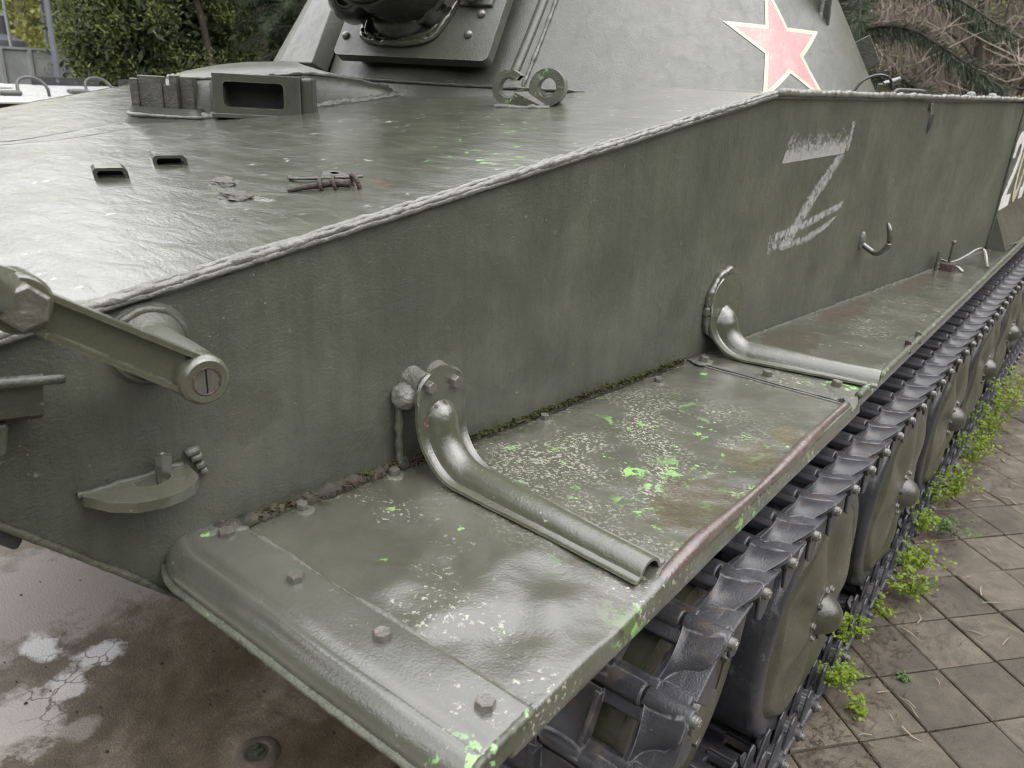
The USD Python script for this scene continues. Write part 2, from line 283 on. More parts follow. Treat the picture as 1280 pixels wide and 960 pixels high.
def ground_mat(name, base, dark, light, scale, rough, bump=.6, wet=None, crack=None, pale=None, fine=140.):
    N = {'g': ('geometry', {}), 'n1': ('noise_texture', {'scale': scale, 'detail': 8, 'roughness': .66, 'distortion': .7}),
         'r1': ('rgb_ramp', {'ramp': [(.30, dark), (.48, base), (.70, light)]}),
         'n2': ('noise_texture', {'scale': fine, 'detail': 5, 'roughness': .7}), 'r2': ('rgb_ramp', {'ramp': [(.28, (.45, .45, .45)), (.5, (1, 1, 1)), (.72, (1.6, 1.6, 1.55))]}),
         'n5': ('noise_texture', {'scale': 15., 'detail': 7, 'roughness': .7, 'distortion': .5}), 'r5': ('rgb_ramp', {'ramp': [(.3, (.55, .53, .50)), (.5, (1, 1, 1)), (.7, (1.45, 1.43, 1.4))]}), 'm5': ('mix_color', {'blend_type': 'multiply', 'fac': .8, 'use_clamp': False}),
         'm': ('mix_color', {'blend_type': 'multiply', 'fac': .75, 'use_clamp': False}), 'bp': ('bump', {'strength': bump, 'distance': .002}),
         'vs': ('voronoi_texture', {'scale': 75., 'randomness': 1.}), 'vr': ('map_range', {'from_min': .10, 'from_max': .06, 'to_min': 0, 'to_max': .8, 'clamp': True}),
         'nz': ('noise_texture', {'scale': 11., 'detail': 3}), 'nr': ('map_range', {'from_min': .5, 'from_max': .62, 'to_min': 0, 'to_max': 1, 'clamp': True}), 'vm': ('math', {'math_type': 'multiply'}),
         'x': ('mix_color', {'b': tuple(A(dark) * .25), 'use_clamp': False}),
         'rr': ('map_range', {'from_min': .3, 'from_max': .7, 'to_min': rough - .15, 'to_max': rough + .12}), 'p': ('principled_bsdf', {})}
    L = [('g.position', k + '.vector') for k in ('n1', 'n2', 'vs', 'nz', 'n5')] + [('n1.fac', 'r1.fac'), ('n2.fac', 'r2.fac'), ('n5.fac', 'r5.fac'), ('r1.color', 'm5.a'), ('r5.color', 'm5.b'), ('m5.result', 'm.a'), ('r2.color', 'm.b'),
         ('n2.fac', 'bp.height'), ('bp.normal', 'p.normal'), ('n1.fac', 'rr.value'), ('rr.result', 'p.roughness'), ('vs.distance', 'vr.value'), ('nz.fac', 'nr.value'), ('vr.result', 'vm.value1'), ('nr.result', 'vm.value2'), ('m.result', 'x.a'), ('vm.value', 'x.fac')]
    col = 'x.result'
    for i, (pos, rad, color, sx) in enumerate(pale or ()):
        k = f'w{i}'
        N[k + 'a'] = ('mapping', {'location': tuple(-A(pos) * A([1, sx, 1])), 'scale': (1, sx, 1)})
        N[k + 'n'] = ('noise_texture', {'scale': 10., 'detail': 8, 'roughness': .74})
        N[k + 'l'] = ('vector_math', {'math_type': 'length'}); N[k + 's'] = ('math', {'math_type': 'multiply_add', 'value2': rad * 1.9})
        N[k + 'r'] = ('map_range', {'from_min': rad * 1.75, 'from_max': rad * 1.45, 'to_min': 0, 'to_max': .85, 'clamp': True})
        N[k + 'x'] = ('mix_color', {'b': color, 'use_clamp': False})
        L += [('g.position', k + 'a.vector'), ('g.position', k + 'n.vector'), (k + 'a.vector', k + 'l.vector1'), (k + 'n.fac', k + 's.value1'), (k + 'l.value', k + 's.value3'), (k + 's.value', k + 'r.value'), (k + 'r.result', k + 'x.fac'), (col, k + 'x.a')]
        col = k + 'x.result'
    if crack:
        N['vk'] = ('voronoi_texture', {'feature': 'distance_to_edge', 'scale': crack[0], 'randomness': 1.}); N['vc'] = ('noise_texture', {'scale': 9., 'detail': 4}); N['vn'] = ('mix_vector', {'fac': .10})
        N['kr'] = ('map_range', {'from_min': .035, 'from_max': .008, 'to_min': 0, 'to_max': .8, 'clamp': True})
        N['kd'] = ('vector_math', {'math_type': 'distance', 'vector2': crack[1]}); N['kq'] = ('map_range', {'from_min': crack[2], 'from_max': crack[2] * .6, 'to_min': 0, 'to_max': 1, 'clamp': True}); N['km'] = ('math', {'math_type': 'multiply'})
        N['kx'] = ('mix_color', {'b': (.045, .036, .028), 'use_clamp': False})
        L += [('g.position', 'vc.vector'), ('g.position', 'vn.a'), ('vc.color', 'vn.b'), ('vn.result', 'vk.vector'), ('vk.distance', 'kr.value'), ('g.position', 'kd.vector1'), ('kd.value', 'kq.value'), ('kr.result', 'km.value1'), ('kq.result', 'km.value2'), ('km.value', 'kx.fac'), (col, 'kx.a')]
        col = 'kx.result'
    L.append((col, 'p.base_color')); mat(name, N, L)
ground_mat('pad_concrete', (.072, .056, .036), (.034, .025, .014), (.165, .138, .106), 3.2, .46, bump=1.2, pale=[((-2.35, .78, 0), .42, (.21, .185, .165), .8), ((-2.10, .62, 0), .105, (.47, .46, .45), 1.6), ((-1.95, .72, 0), .070, (.47, .46, .45), .7), ((-1.90, .60, 0), .085, (.45, .435, .42), 1.2), ((-1.86, .46, 0), .17, (.36, .33, .30), 1.), ((-2.75, 1.2, 0), .3, (.14, .12, .105), 1.), ((-1.72, .56, 0), .06, (.20, .175, .15), 1.)], crack=(13., (-1.88, .66, 0), .22))
ground_mat('slab_concrete', (0.0488, 0.0385, 0.0246), (0.0221, 0.0174, 0.0096), (0.0819, 0.0696, 0.0499), 7., .62, bump=1., fine=220.)
ground_mat('slab_concrete_dark', (0.0354, 0.0280, 0.0171), (0.0157, 0.0129, 0.0068), (0.0614, 0.0499, 0.0342), 7., .6, bump=1., fine=220.)
ground_mat('slab_concrete_pale', (0.0598, 0.0484, 0.0335), (0.0300, 0.0234, 0.0144), (0.0945, 0.0801, 0.0595), 7., .65, bump=1., fine=220.)
ground_mat('joint_soil', (.030, .030, .015), (.018, .017, .009), (.050, .052, .022), 14., .9, bump=1.)
ground_mat('park_ground', (.07, .075, .03), (.04, .04, .02), (.10, .11, .045), 2., .9, bump=1.)
ground_mat('grime', (.018, .016, .010), (.008, .007, .004), (.040, .038, .022), 40., .75, bump=1.2)
def leafy(name, a, b, trans=.35, rough=.45):
    mat(name, {'g': ('geometry', {}), 'r': ('rgb_ramp', {'ramp': [(0, a), (1, b)]}), 'n': ('noise_texture', {'scale': 1.3, 'detail': 3}), 'm': ('mix_color', {'blend_type': 'multiply', 'fac': .7, 'use_clamp': False}), 'nr': ('rgb_ramp', {'ramp': [(.3, (.55, .55, .55)), (.7, (1.35, 1.35, 1.3))]}),
        'p': ('principled_bsdf', {'roughness': rough, 'specular_ior_level': .3}), 't': ('translucent_bsdf', {}), 'x': ('mix_closure', {'fac': trans})},
        [('g.random_per_island', 'r.fac'), ('g.position', 'n.vector'), ('n.fac', 'nr.fac'), ('r.color', 'm.a'), ('nr.color', 'm.b'), ('m.result', 'p.base_color'), ('m.result', 't.color'), ('p.BSDF', 'x.closure1'), ('t.BSDF', 'x.closure2')], surface='x.closure')
leafy('weed_leaf', (.15, .215, .016), (.27, .34, .03), .38)
leafy('dull_weed_leaf', (.08, .14, .04), (.14, .21, .07), .3)
leafy('moss', (.025, .03, .007), (.06, .062, .012), .1, .9)
leafy('needle', (.05, .032, .022), (.17, .115, .08), .1, .7)
leafy('pale_needle', (.2, .16, .12), (.33, .28, .22), .1, .7)
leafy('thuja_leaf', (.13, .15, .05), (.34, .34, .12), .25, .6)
leafy('dark_thuja_leaf', (.025, .036, .014), (.095, .11, .038), .2, .6)  # darker leaf copy, also paints the shade within and behind thuja crowns
leafy('spruce_leaf', (.035, .048, .026), (.13, .165, .105), .15, .6)
leafy('spring_leaf', (.20, .21, .06), (.38, .37, .12), .35, .6)
leafy('twig', (.27, .23, .195), (.68, .61, .54), 0.02, .8)
leafy('bark', (.045, .037, .03), (.07, .058, .046), 0.02, .9)
leafy('pale_bark', (.24, .22, .17), (.34, .32, .26), 0.02, .8)
# ---------------------------------------------------------------- ground, pad, paving
def structure(name):
    path = numbered('/World', name); x = UsdGeom.Xform.Define(stage, path); say(x.GetPrim(), kind='structure'); ORG[path] = np.zeros(3); return path
put(None, 'ground', skin([[[x, y, -.06] for y in np.linspace(-300, 300, 31)] for x in np.linspace(-300, 300, 31)]), 'park_ground', False, kind='structure')
pad = skin([[[x, y, 0] for y in np.linspace(-3, 9, 60)] for x in np.linspace(-6.2, -.455, 40)])
pad.vertices[:, 2] += .002 * n3(pad.vertices, 1.1, 3)
pad = cat([pad, trimesh.creation.box(bounds=[[-6.2, -3, -.2], [-.455, 9, -.02]])])
padp = put(None, 'concrete_pad', pad, 'pad_concrete', 20, kind='structure')
so = A([-1.325, .80, 0])
ring = lathe([(.022, .001), (.028, .0035), (.032, .008), (.040, .009), (.046, .006), (.052, .003), (.058, -.004)], 28)
ring.vertices += ring.vertices * A([1, 1, .6]) * .10 * n3(ring.vertices, 60, 5)[:, None] + so
sockp = put(padp, 'anchor_socket', ring, 'slab_concrete_pale', 50)
put(sockp, 'socket_plug', cat([lathe([(0, .004), (.024, .003), (.030, .0035)], 18, frame(so, [1, 0, 0], [0, 1, 0], [0, 0, 1])), moved(rbox([-.012, -.006, 0], [.012, .006, .010]), axis_frame(so + [.004, .002, .002], (.2, .1, 1))), moved(rbox([-.006, -.005, 0], [.006, .005, .012]), axis_frame(so + [-.012, .008, .002], (-.3, .2, 1)))]), 'joint_soil', 30)
pav = structure('pavement')
put(pav, 'bedding', skin([[[x, y, -.012] for y in np.linspace(-2, 14, 40)] for x in np.linspace(-.46, 4, 20)]), 'joint_soil', False)
ga, gs = A([.775, -.632]), .2066
gb = A([-.632, -.775]); g0 = A([.0208, 2.7452])
clip = Polygon([(-.452, -1), (2, -1), (2, 14), (-.452, 14)])
for i in range(-32, 20):
    for j in range(-24, 16):
        c = g0 + gs * ((i + .5) * ga + (j + .5) * gb)
        if not (-.55 < c[0] < .66 and .9 < c[1] < 6.6): continue
        h = gs / 2 - .0022 - .0014 * rng.random()
        q = Polygon([c + h * (ga * a + gb * b) for a, b in ((1, 1), (-1, 1), (-1, -1), (1, -1))]).intersection(clip)
        if q.is_empty or q.area < .003: continue
        q = A(q.exterior.coords)[:-1]; cc = q.mean(0); tilt = rng.normal(0, .010, 2); dz = rng.normal(0, .0013)
        pts = []
        for s, z in ((1, -.03), (1, -.0035), (1 - .0035 / h, 0)):
            p = cc + (q - cc) * s; pts.append(np.c_[p, z + dz + ((p - cc) @ tilt if z > -.02 else 0) * np.ones(len(p))])
        put(pav, 'slab', hull(np.vstack(pts)), ['slab_concrete', 'slab_concrete_dark', 'slab_concrete', 'slab_concrete_pale'][rng.integers(4)], 25)
for Y0, Y1 in ((6.6, 14),):
    put(pav, 'far_paving', skin([[[x, y, -.002] for y in np.linspace(Y0, Y1, 10)] for x in np.linspace(-.455, 4, 8)]), 'slab_concrete', False)

# ---------------------------------------------------------------- the tank: hull
TK = thing('tank', 'olive green tank with red star on its turret and chalk letter on its side', 'tank', (-1.80, 3.5, 0))
XC = -1.80
W0, WT, WN = A([-.837, 1.019, 0]), A([.1197, .9928, 0]), A([.9928, -.1197, 0])
def wl(s, z, off=0.): return W0 + WT * s + WN * off + A([0, 0, z])
def sY(Y): return (Y - 1.019) / .9928
def ztop(s): return 1.573 - .1735 * (.927 - s) if s < .927 else 1.573 + .0112 * (s - .927)
def zbot(s):
    Y = 1.019 + .9928 * s
    return max(.42, 1.06 - 1.026 * (Y - .261))
def deckz(Y): return ztop(sY(Y))
def dk(x, Y, h=0): return A([x, Y, deckz(Y)]) + h * (A([0, -.171, .985]) if Y < 1.94 else A([0, 0, 1.]))
sv = np.r_[np.linspace(sY(.075), sY(1.94), 120), np.linspace(sY(1.94), sY(4.15), 40)[1:]]
P = A([[wl(s, zbot(s) + (ztop(s) - zbot(s)) * v) for v in np.linspace(0, 1, 40)] for s in sv])
P += WN * (.0022 * n3(P, 3.2, 11) + .0009 * n3(P, 22, 12) - .001)[..., None]
WALL = put(TK, 'side_plate', sheet(P, .014), 'wall_paint', 40)
def mir(m): m = m.copy(); m.vertices[:, 0] = 2 * XC - m.vertices[:, 0]; m.invert(); return m
PM = A([[wl(s, zbot(s) + (ztop(s) - zbot(s)) * v) for v in np.linspace(0, 1, 6)] for s in sv[::8]])
put(TK, 'side_plate', mir(sheet(PM, .014)), 'wall_paint', 40)
# rear part of the side, parallel to the track, and the slope under it
xr = wl(sY(4.15), 0)[0]
P = A([[[xr, y, z] for z in np.linspace(1.13, ztop(sY(4.15)) , 14)] for y in np.linspace(4.152, 7.0, 30)]); P[..., 0] += .0015 * n3(P, 3, 13)
REAR = put(TK, 'rear_side_plate', sheet(P, .014), 'wall_paint', 40)
put(TK, 'rear_side_plate', mir(sheet(P, .014)), 'wall_paint', 40)
P = A([[[xr + .085 * (1.127 - z) / .177, y, z] for z in np.linspace(.952, 1.127, 6)] for y in np.linspace(4.152, 7.0, 12)])
put(TK, 'sloped_side_plate', sheet(P, .010), 'deck_paint', 40)
put(TK, 'side_gusset', hull([(xr - .01, 4.15, .95), (xr + .085, 4.15, .952), (xr - .01, 4.15, 1.127), (xr, 4.15, 1.127), (xr - .01, 4.16, .95), (xr + .085, 4.16, .952), (xr, 4.16, 1.127)]), 'wall_paint', 30)
# glacis and roof
yy = np.linspace(.078, 1.938, 120)
def xe(Y): return wl(sY(min(Y, 4.15)), 0)[0]
P = A([[dk(2 * XC - xe(Y) + (2 * (xe(Y) - XC)) * v + 0, Y) for Y in yy] for v in np.linspace(0, 1, 110)])
P[..., 2] += .0022 * n3(P, 4.5, 21) + .0009 * n3(P * A([.6, 1.2, 1]), 30, 22) + .002
GL = put(TK, 'glacis_plate', sheet(P, .014), 'deck_paint', True)
P = A([[dk(2 * XC - xe(Y) + (2 * (xe(Y) - XC)) * v, Y) for Y in np.linspace(1.941, 7.0, 50)] for v in np.linspace(0, 1, 40)])
P[..., 2] += .001 * n3(P, 4, 23) + .002
put(TK, 'roof_plate', sheet(P, .014), 'deck_paint', True)
P = A([[[2 * XC - xe(Y) + .02 + 2 * (xe(Y) - XC - .02) * v, Y, zbot(sY(Y)) + .004] for Y in np.linspace(.08, .885, 12)] for v in np.linspace(1, 0, 8)])
put(TK, 'lower_bow_plate', sheet(P, .012), 'wall_paint', 40)
put(TK, 'belly_plate', trimesh.creation.box(bounds=[[2 * XC + .62, .87, .40], [-.64 - .2, 6.99, .424]]), 'black_paint', 30)
put(TK, 'stern_plate', trimesh.creation.box(bounds=[[2 * XC - xr - .0, 7.002, .42], [xr, 7.016, 1.60]]), 'wall_paint', 30)
# weld beads
def bead(path, r, seed, lump=.38, flat=1., step=.005, n=9):
    p = resample(path, step); k = len(p); w = n3(np.c_[np.arange(k) * step, np.full((k, 2), seed * 1.7)], 17, seed, 4); w2 = n3(np.c_[np.arange(k) * step, np.full((k, 2), seed * 2.3 + 9)], 60, seed, 3)
    p = p + np.c_[w2 * 0, w * 0, w2 * r * .35]
    return tube(p, r * (1 + .35 * w + .22 * w2), n, lump * .55, seed, 150, flat)
put(TK, 'weld_bead', cat([bead([wl(s, ztop(s) + .002, .003) for s in np.linspace(sY(.08), .927, 30)] , .0060, 1, .42), bead([wl(s, ztop(s) - .004, .004) for s in np.linspace(sY(.08), .927, 30)], .0048, 5, .5), bead([wl(s, ztop(s) + .003, -.010) for s in np.linspace(sY(.3), .927, 30)], .0045, 6, .6)]), 'weld_paint', True)
put(TK, 'weld_bead', bead([wl(s, ztop(s) + .002, .004) for s in np.linspace(.927, sY(4.15), 20)] + [(xr + .004, 7.0, ztop(sY(4.15)) + .002)], .0085, 2, .3), 'weld_paint', True)
put(TK, 'weld_bead', bead([wl(s, zbot(s) + .004, .002) for s in np.linspace(sY(.08), sY(.52), 20)], .0046, 3, .6), 'edge_moss', True)
put(TK, 'weld_bead', bead([(xr + .003, 4.15, z) for z in np.linspace(.96, 1.59, 10)], .006, 4, .3), 'wall_paint', True)
put(TK, 'weld_bead', bead([wl(s, .953, .006) for s in np.linspace(sY(1.9), sY(4.15), 20)] + [wl(sY(4.15), .954, .02), (xr + .088, 4.5, .956), (xr + .088, 7, .956)], .006, 7, .6), 'edge_moss', True)
# seams across the far part of the glacis
for k, pp in enumerate(([(-2.62, .62), (-2.35, .70), (-2.13, .765), (-2.10, .95), (-2.10, 1.12)], [(-2.40, .60), (-2.18, .70), (-2.03, .83), (-1.99, .95), (-1.986, 1.05)])):
    put(TK, 'glacis_seam', tube(smoothed([dk(x, y, .001) for x, y in pp]), .0028, 6, .2, k, 60, .6), 'block_paint', True)

# ---------------------------------------------------------------- fenders
Z0 = .95
def fx_in(Y): return xe(min(Y, 4.15)) + .007 if Y < 4.15 else xr + .09
def fender(y0, y1, nu, nv, z, xo, lipdrop, seed, amp, roll=.010, calm=0):
    rows = []
    for Y in np.linspace(y0, y1, nv):
        xi = fx_in(Y); pr = [(xi + (xo - roll - xi) * u, 0) for u in np.linspace(0, 1, nu)]
        pr += [(xo - roll + roll * math.sin(a), -roll + roll * math.cos(a)) for a in np.linspace(.35, PI / 2, 5)] + [(xo + .002, -lipdrop * .6), (xo + .003, -lipdrop)]
        rows.append([(x, Y, z + dz) for x, dz in pr])
    P = A(rows).transpose(1, 0, 2)
    w = np.ones(P.shape[0]); w[nu:] = np.linspace(.6, .25, len(w) - nu)
    w = w[:, None] * np.clip(np.abs(P[..., 1] - 1.72) / .16, .06, 1)
    P[..., 2] += w * (amp * n3(P * A([.75, 1.15, 1]), 6.5, seed, 2) + amp * .34 * n3(P * A([.8, 1.2, 1]), 19, seed + 1, 2) + amp * .13 * n3(P * A([.8, 1.2, 1]), 46, seed + 4, 2))
    P[..., 0] += (1 - w) * .0022 * n3(P, 8, seed + 2)
    return P
XO = -.354
P = fender(.50, 1.76, 110, 230, Z0, XO, .032, 31, .0058)
for (px, py, pr, pd) in ((-.375, .735, .055, .004), (-.425, 1.08, .09, .005), (-.425, 1.31, .07, .004), (-.60, .70, .04, .003), (-.52, .62, .07, -.007), (-.70, .68, .08, .008), (-.55, .74, .05, -.008), (-.46, .62, .05, .008), (-.62, .60, .05, -.007), (-.80, .60, .05, .005), (-.60, .67, .035, .005), (-.44, .70, .04, -.006), (-.50, .57, .03, .005), (-.78, .72, .04, -.004)):
    d2 = (P[..., 0] - px) ** 2 + ((P[..., 1] - py) * .8) ** 2
    P[..., 2] -= pd * np.exp(-d2 / (2 * (pr * .55) ** 2)) * (P[..., 0] < XO)
FP = put(TK, 'fender_panel', sheet(P, .004), 'fender_paint', True)
PF = P.reshape(-1, 3)
def fz(x, y): return float(PF[np.argmin((PF[:, 0] - x) ** 2 + (PF[:, 1] - y) ** 2), 2])
P2 = fender(1.70, 7.0, 40, 260, Z0 + .0055, XO - .004, .028, 35, .0030)
put(TK, 'fender_panel', sheet(P2, .004), 'rear_fender_paint', True)
# rolled rusty edge of the front panel
pts = [(XO - .010 - .003 * math.sin(y * 9), y, Z0 + .004 - .016 * (1 - min(1, max(0, (y - .80) / .16)))) for y in np.linspace(.82, 1.69, 60)]
rad = [.0100 + .0030 * math.sin(y * 14 + 1) for y in np.linspace(.82, 1.69, 60)]
put(TK, 'rolled_edge', tube(pts, rad, 14, .10, 8, 22), 'primer_roll', True)
# panel joint: strip and torn corner
put(TK, 'joint_strip', tube([(x, y - .012, fz(x, y - .012) + .001) for x, y, _ in resample([(-.70, 1.708, 0), (-.55, 1.708, 0), (-.37, 1.708, 0)], .01)], .0030, 6, .3, 4, 60, .7), 'weld_paint', True)
put(TK, 'torn_corner', cat([hull([(-.40, 1.705, Z0 - .002), (-.352, 1.725, Z0 - .002), (-.375, 1.70, Z0 + .012), (-.352, 1.695, Z0 - .012), (-.36, 1.75, Z0 + .004)], .002), hull([(-.43, 1.70, Z0 + .004), (-.405, 1.715, Z0 + .012), (-.40, 1.70, Z0 + .004)], .002)]), 'chipped_paint', 30)
# upright tabs on the rear panel's edge
for y in (2.24, 2.36):
    put(TK, 'edge_tab', hull([(XO - .018, y, Z0 - .01), (XO - .002, y, Z0 - .01), (XO - .018, y, Z0 + .022), (XO - .006, y, Z0 + .020), (XO - .018, y + .05, Z0 - .01), (XO - .018, y + .05, Z0 + .012)], .0022), 'rust' if y < 2.3 else 'chipped_paint', 30)
put(TK, 'edge_strip', tube(resample([(XO - .006, y, Z0 + .006) for y in (1.76, 4, 6.9)], .03), .0085, 10, .15, 6, 30), 'chipped_paint', True)
# front flap
fl = []
prof = [(.532, .0065), (.528, .0085), (.50, .0080), (.475, .0075), (.463, .0070), (.456, .0022), (.451, .0058), (.446, .0050), (.440, .0010), (.433, -.006), (.428, -.014), (.4255, -.022)]
for X in np.linspace(-.945, -.352, 60):
    t = max(0, (-.85 - X) / .095)           # the left end turns back towards the hull
    back = .045 * t ** 2.2
    fl.append([(X, min(y + back, .533), Z0 + z + (.004 * t)) for y, z in prof])
P = A(fl); P[..., 2] += .0028 * n3(P, 7, 41, 2) + .0008 * n3(P, 25, 42); P[..., 1] += .0015 * n3(P, 9, 43)
FL = put(TK, 'front_flap', sheet(P, .005), 'flap_paint', True)
edge = P[:, -1]
le = []
for k in range(len(edge)):
    e = edge[k]; o = A([0, -1., 0]) if k > 8 else unit(A([-(8 - k) * .18, -1, 0]))
    le.append([e + A([0, 0, .001]) , e + o * .005 + A([0, 0, .0003]), e + o * .0095 + A([0, 0, -.0012]), e + o * .011 + A([0, 0, -.0045]), e + o * .010 + A([0, 0, -.009])])
L2 = A(le); L2 += .0016 * n3(L2, 60, 44)[..., None] * A([.3, 1, .5])
put(FL, 'flap_lip', sheet(L2[::-1], .004), 'lip_paint', True)
put(FL, 'flap_lip', bead(smoothed([edge[0] + [0, 0, 0], wl(sY(.445), .935, .012), wl(sY(.475), .953, .012), wl(sY(.505), .957, .018), (-.86, .537, .957)], 3), .010, 9, .35), 'lip_paint', True)
put(FL, 'flap_seam', bead([(x, .535 + .002 * math.sin(x * 30), Z0 + .0085) for x in np.linspace(-.89, -.358, 60)], .0042, 10, .35, .6), 'weld_paint', True)
put(FL, 'rolled_end', cat([bead([(-.350, y, Z0 + z + .002) for y, z in prof[1:]], .0042, 11, .25), hull([(-.350, .50, Z0 - .012), (-.350, .53, Z0 - .01), (-.346, .45, Z0 - .016), (-.352, .52, Z0 + .004), (-.352, .45, Z0)], .002)]), 'chipped_paint', True)
for k, (x, y) in enumerate(((-.866, .506), (-.712, .506), (-.549, .503), (-.390, .500))):
    b = put(FL, 'bolt', hexbolt((x, y, Z0 + .009), (.03, .02, 1), .0118, .0125, .2 + k * .4), 'bolt_paint', 30)
    put(b, 'washer', washer((x, y, Z0 + .0085), (0, 0, 1), .0205, .0026, .2, k), 'lip_paint' if k < 2 else 'flap_paint', True)
for k, (x, y) in enumerate(((-.872, .630), (-.850, .800), (-.806, 1.165), (-.744, 1.52))):
    b = put(FP, 'bolt', hexbolt((x + .012, y, fz(x + .012, y) + .002), (.05, -.05, 1), .0098, .0115, k * .3), 'bolt_paint', 30)
    put(b, 'washer', washer((x + .012, y, fz(x + .012, y) + .0005), (0, 0, 1), .016, .003, .4, k + 7), 'lip_paint', True)
for k, (x, y) in enumerate(((-.712, 1.690), (-.558, 1.702), (-.415, 1.757))):
    b = put(TK, 'bolt', hexbolt((x, y + .022, Z0 + .007), (.1, .1, 1), .0125, .014, k * .5), 'bolt_paint', 30)
    put(b, 'washer', washer((x, y + .022, Z0 + .0055), (0, 0, 1), .024, .003, .5, k + 17), 'lip_paint', True)
# grime along the junction of side and fender
gr = []
r2 = np.random.default_rng(3)
for _ in range(1500):
    Y = r2.uniform(.56, 1.68); s = sY(Y)
    p = wl(s, Z0 + .006 + abs(r2.normal(0, .004)), .006 + abs(r2.normal(0, .005)))
    a = r2.normal(0, 1, 3); a[2] *= .4; a = unit(a) * r2.uniform(.003, .007); b = unit(np.cross(a, [0, 0, 1.])) * r2.uniform(.0015, .004)
    gr.append([p - a, p + b, p + a, p - b + [0, 0, .003]])
V = A(gr).reshape(-1, 3); I = np.arange(len(gr)) * 4
MOSS = trimesh.Trimesh(V, np.vstack([np.c_[I, I + 1, I + 2], np.c_[I, I + 2, I + 3]]), process=False)
put(None, 'moss', MOSS, 'moss', False, label='dark green moss and grit in the gap between hull side and fender', category='moss', kind='stuff')
put(TK, 'gap_sealant', cat([bead([wl(s, Z0 + .001, .005) for s in np.linspace(sY(.80), sY(1.69), 40)], .0078, 14, .9), bead([wl(s, Z0 + .003, .007) for s in np.linspace(sY(.50), sY(.84), 20)], .0115, 15, 1.0)]), 'grime', True)
def needles(n, spot, lo, hi, zf, seed, w=.0011):
    r = np.random.default_rng(seed); q = []
    for _ in range(n):
        p = spot(r); a = r.uniform(0, 2 * PI); l = r.uniform(lo, hi); d = A([math.cos(a), math.sin(a), r.normal(0, .06)]) * l / 2
        s = A([-math.sin(a), math.cos(a), 0]) * w * r.uniform(.7, 1.6); bend = A([0, 0, 1.]) * l * r.uniform(0, .07) + s * r.normal(0, 3)
        p = p + [0, 0, zf]
        q.append([p - d - s, p - d + s, p + bend + s, p + d, p + bend - s])
    V = A(q).reshape(-1, 3); I = np.arange(n) * 5
    return trimesh.Trimesh(V, np.vstack([np.c_[I, I + 1, I + 2], np.c_[I, I + 2, I + 4], np.c_[I + 4, I + 2, I + 3]]), process=False)
def gapspot(r):
    Y = r.choice([r.normal(.86, .035), r.normal(.70, .05), r.uniform(.56, 1.68)]); return wl(sY(Y), Z0 + abs(r.normal(0, .006)), abs(r.normal(.010, .012)))
put(None, 'pine_needles', needles(130, gapspot, .012, .035, .006, 4), 'needle', False, label='brown pine needles caught behind the front fender stay', category='needles', kind='stuff')

def lumpy(c, sx, sy, sz, seed, amt=.13):
    m = trimesh.creation.icosphere(4, 1.); v = m.vertices * (1 + amt * n3(m.vertices, 2.2, seed, 4))[:, None]
    return moved(trimesh.Trimesh(v * A([sx, sy, sz]), m.faces, process=False), frame(c, WN, WT, [0, 0, 1]))
# ---------------------------------------------------------------- stamped stays from hull side to fender
def stay(o, u0, u1, L, R, hw, rr, top, standoff, lip=.003):
    """o: point on the hull side at fender level; u0: hull normal, u1: run across the fender"""
    u0, u1 = unit(u0), unit(u1); up = A([0, 0, 1.]); path, nr, sd = [], [], []
    for t in np.linspace(0, 1, 26): path.append(up * (top + (R - top) * t)); nr.append(u0); sd.append(np.cross(up, u0))
    p = path[-1]; m_ = 30; da = PI / 2 / m_
    for k in range(m_):
        a_ = (k + .5) * da; w_ = (k + .5) / m_; u = unit(u0 * (1 - w_) + u1 * w_)
        p = p + R * da * (u * math.sin(a_) - up * math.cos(a_)); path.append(p); nr.append(u * math.cos(a_ + da / 2) + up * math.sin(a_ + da / 2)); sd.append(np.cross(up, u))
    rest = L - np.linalg.norm(p[:2])
    for t in np.linspace(0, 1, 40)[1:]: path.append(p + u1 * rest * t); nr.append(up); sd.append(np.cross(up, u1))
    path, nr = A(path), A(nr); d = np.r_[0, np.cumsum(np.linalg.norm(np.diff(path, axis=0), axis=1))]; T = d[-1]
    vs = np.linspace(-1, 1, 41); rows = []
    for p, n, dd, side in zip(path, nr, d, sd):
        w = hw * (1 - .30 * min(1, dd / T * 1.25))
        if dd < hw: w = max(.0015, math.sqrt(max(0, hw ** 2 - (hw - dd) ** 2)))
        r = rr * (1 - .27 * min(1, dd / T * 1.2))
        t0 = dd - hw * 1.15
        r = 0 if t0 <= 0 else r * math.sqrt(max(0, 1 - max(0, 1 - t0 / (rr * 1.3)) ** 2))
        row = []
        for v in vs:
            x = v * w; h = 0
            if r > .001 and abs(x) < r: h = math.sqrt(r * r - x * x)
            elif r > .001: h = max(0, .004 * (1 - (abs(x) - r) / .008))
            e = max(0, (abs(v) - .86) / .14) * lip
            row.append(o + p + side * x + n * (h + standoff + e))
        rows.append(row)
    return A(rows), path, nr
U1 = A([.996, -.09, 0])
O1 = wl(sY(.885), Z0 + .003, .040)
P, pa, nr = stay(O1, WN, U1, .435, .095, .0560, .0290, .180, 0)
P = P + .0007 * n3(P, 26, 51)[..., None]
S1 = put(TK, 'fender_stay', sheet(P[:, ::-1], .005), 'bracket_paint', 60)
